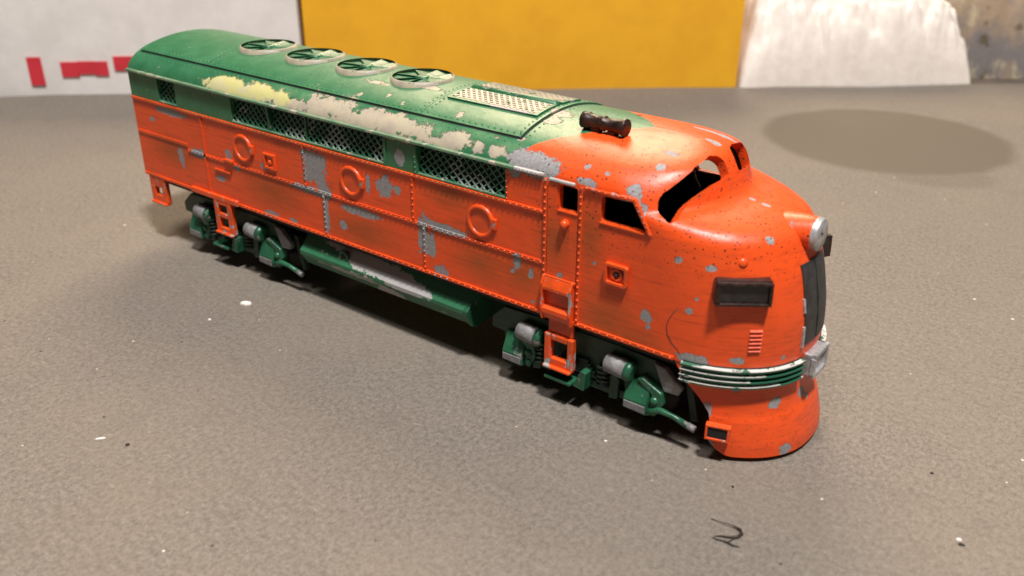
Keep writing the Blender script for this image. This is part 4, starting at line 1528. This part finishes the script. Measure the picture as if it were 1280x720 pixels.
M['cloth'] = cloth_mat()
M['paper'] = plain('white_crumpled_paper', (0.80, 0.73, 0.66), (0.72, 0.64, 0.56), 0.65, 0, 0.2)
cp = crumple(75, 174, -0.5, 70, 44, 6, 0.055, 3.0, 2.0, nx=140, ny=90)
pap = link('crumpled_paper', cp.mesh('crumpled_paper'), 'paper')
tag(pap, 'crumpled white paper heap between yellow box and tan cloth', 'paper')
cc = crumple(150, 330, 22, 190, 95, 22, 0.022, 11.0, 6, nx=130, ny=110)
clo = link('crumpled_cloth', cc.mesh('crumpled_cloth'), 'cloth')
tag(clo, 'crumpled tan and grey cloth heap at the far right corner', 'cloth')

# ------------------------------------------------------------------ crumbs lying on the board
M['flake'] = plain('white_flake', (0.80, 0.74, 0.68), (0.70, 0.64, 0.58), 0.6)
M['fibre'] = plain('dark_fibre', (0.02, 0.012, 0.008), (0.05, 0.03, 0.02), 0.6)


def flake(x, y, rx, ry, rot, h, name, mat, label, cat):
    n = 9
    mb = MB()
    top, bot = [], []
    for i in range(n):
        a = 2 * math.pi * i / n
        r = random.uniform(0.8, 1.15)
        u, v = rx * r * math.cos(a), ry * r * math.sin(a)
        bot.append((u * math.cos(rot) - v * math.sin(rot), u * math.sin(rot) + v * math.cos(rot), 0.0))
        top.append((bot[-1][0] * 0.9, bot[-1][1] * 0.9, h * random.uniform(0.7, 1.2)))
    mb.add(bot + top + [(0, 0, h * 1.1)], [tuple(range(n))[::-1]] + [(i, (i + 1) % n, n + (i + 1) % n, n + i) for i in range(n)] + [(n + i, n + (i + 1) % n, 2 * n) for i in range(n)])
    o = link(name, mb.mesh(name), mat, None, (x, y, 0.02))
    return tag(o, label, cat)


flake(49.6, -27.3, 1.25, 0.8, 0.6, 0.35, 'paint_flake', 'flake', 'small round white flake on the board below the rear truck', 'flake')
flake(71.5, -75.5, 1.0, 0.28, 0.9, 0.2, 'paint_flake', 'flake', 'thin white sliver on the board at lower left', 'flake')
flake(49.6, -36.9, 0.35, 0.3, 0.2, 0.2, 'paint_flake', 'flake', 'tiny white fleck next to the round white flake', 'flake')
flake(196.4, -10.9, 0.45, 0.3, 0.4, 0.3, 'paint_flake', 'flake', 'tiny pale crumb on the board at lower right', 'flake')
flake(197.0, -11.6, 0.5, 0.25, 0.2, 0.25, 'dirt_crumb', 'fibre', 'tiny dark crumb touching the pale crumb at lower right', 'crumb')
flake(188.5, 3.6, 0.28, 0.22, 0.2, 0.2, 'dirt_crumb', 'fibre', 'tiny black speck on the bare board right of the nose', 'crumb')
flake(164.1, -20.0, 0.25, 0.2, 0.2, 0.2, 'dirt_crumb', 'fibre', 'tiny black speck on the board just below the pilot', 'crumb')
flake(76.8, -73.5, 0.4, 0.35, 0.2, 0.25, 'dirt_crumb', 'fibre', 'tiny dark crumb beside the thin white sliver', 'crumb')
flake(141.1, -22.0, 0.3, 0.22, 0.2, 0.2, 'paint_flake', 'flake', 'tiny white fleck on the board below the front truck', 'flake')
fib = MB()
def px_path(pts, r):
    fib.tube(pts, r, 7)
px_path([(164.9, -29.2, 0.12), (166.4, -29.3, 0.3), (167.6, -29.2, 0.5), (168.7, -29.0, 0.45), (169.7, -29.1, 0.4), (170.2, -29.8, 0.35), (170.0, -30.8, 0.3), (169.0, -31.6, 0.3), (167.9, -32.0, 0.25), (167.1, -32.6, 0.12)], [0.05, 0.06, 0.08, 0.12, 0.2, 0.28, 0.24, 0.16, 0.1, 0.06])
px_path([(166.9, -33.0, 0.12), (167.6, -33.0, 0.15), (168.5, -32.8, 0.2), (169.4, -32.7, 0.2), (170.3, -32.8, 0.2), (171.2, -32.4, 0.12)], [0.06, 0.12, 0.1, 0.2, 0.16, 0.05])
px_path([(170.1, -30.6, 0.3), (169.6, -31.8, 0.25), (169.3, -32.6, 0.2)], [0.1, 0.08, 0.08])
fo = link('curled_fibre', fib.mesh('curled_fibre'), 'fibre')
tag(fo, 'dark curled fibre lying on the board in front of the nose', 'fibre')
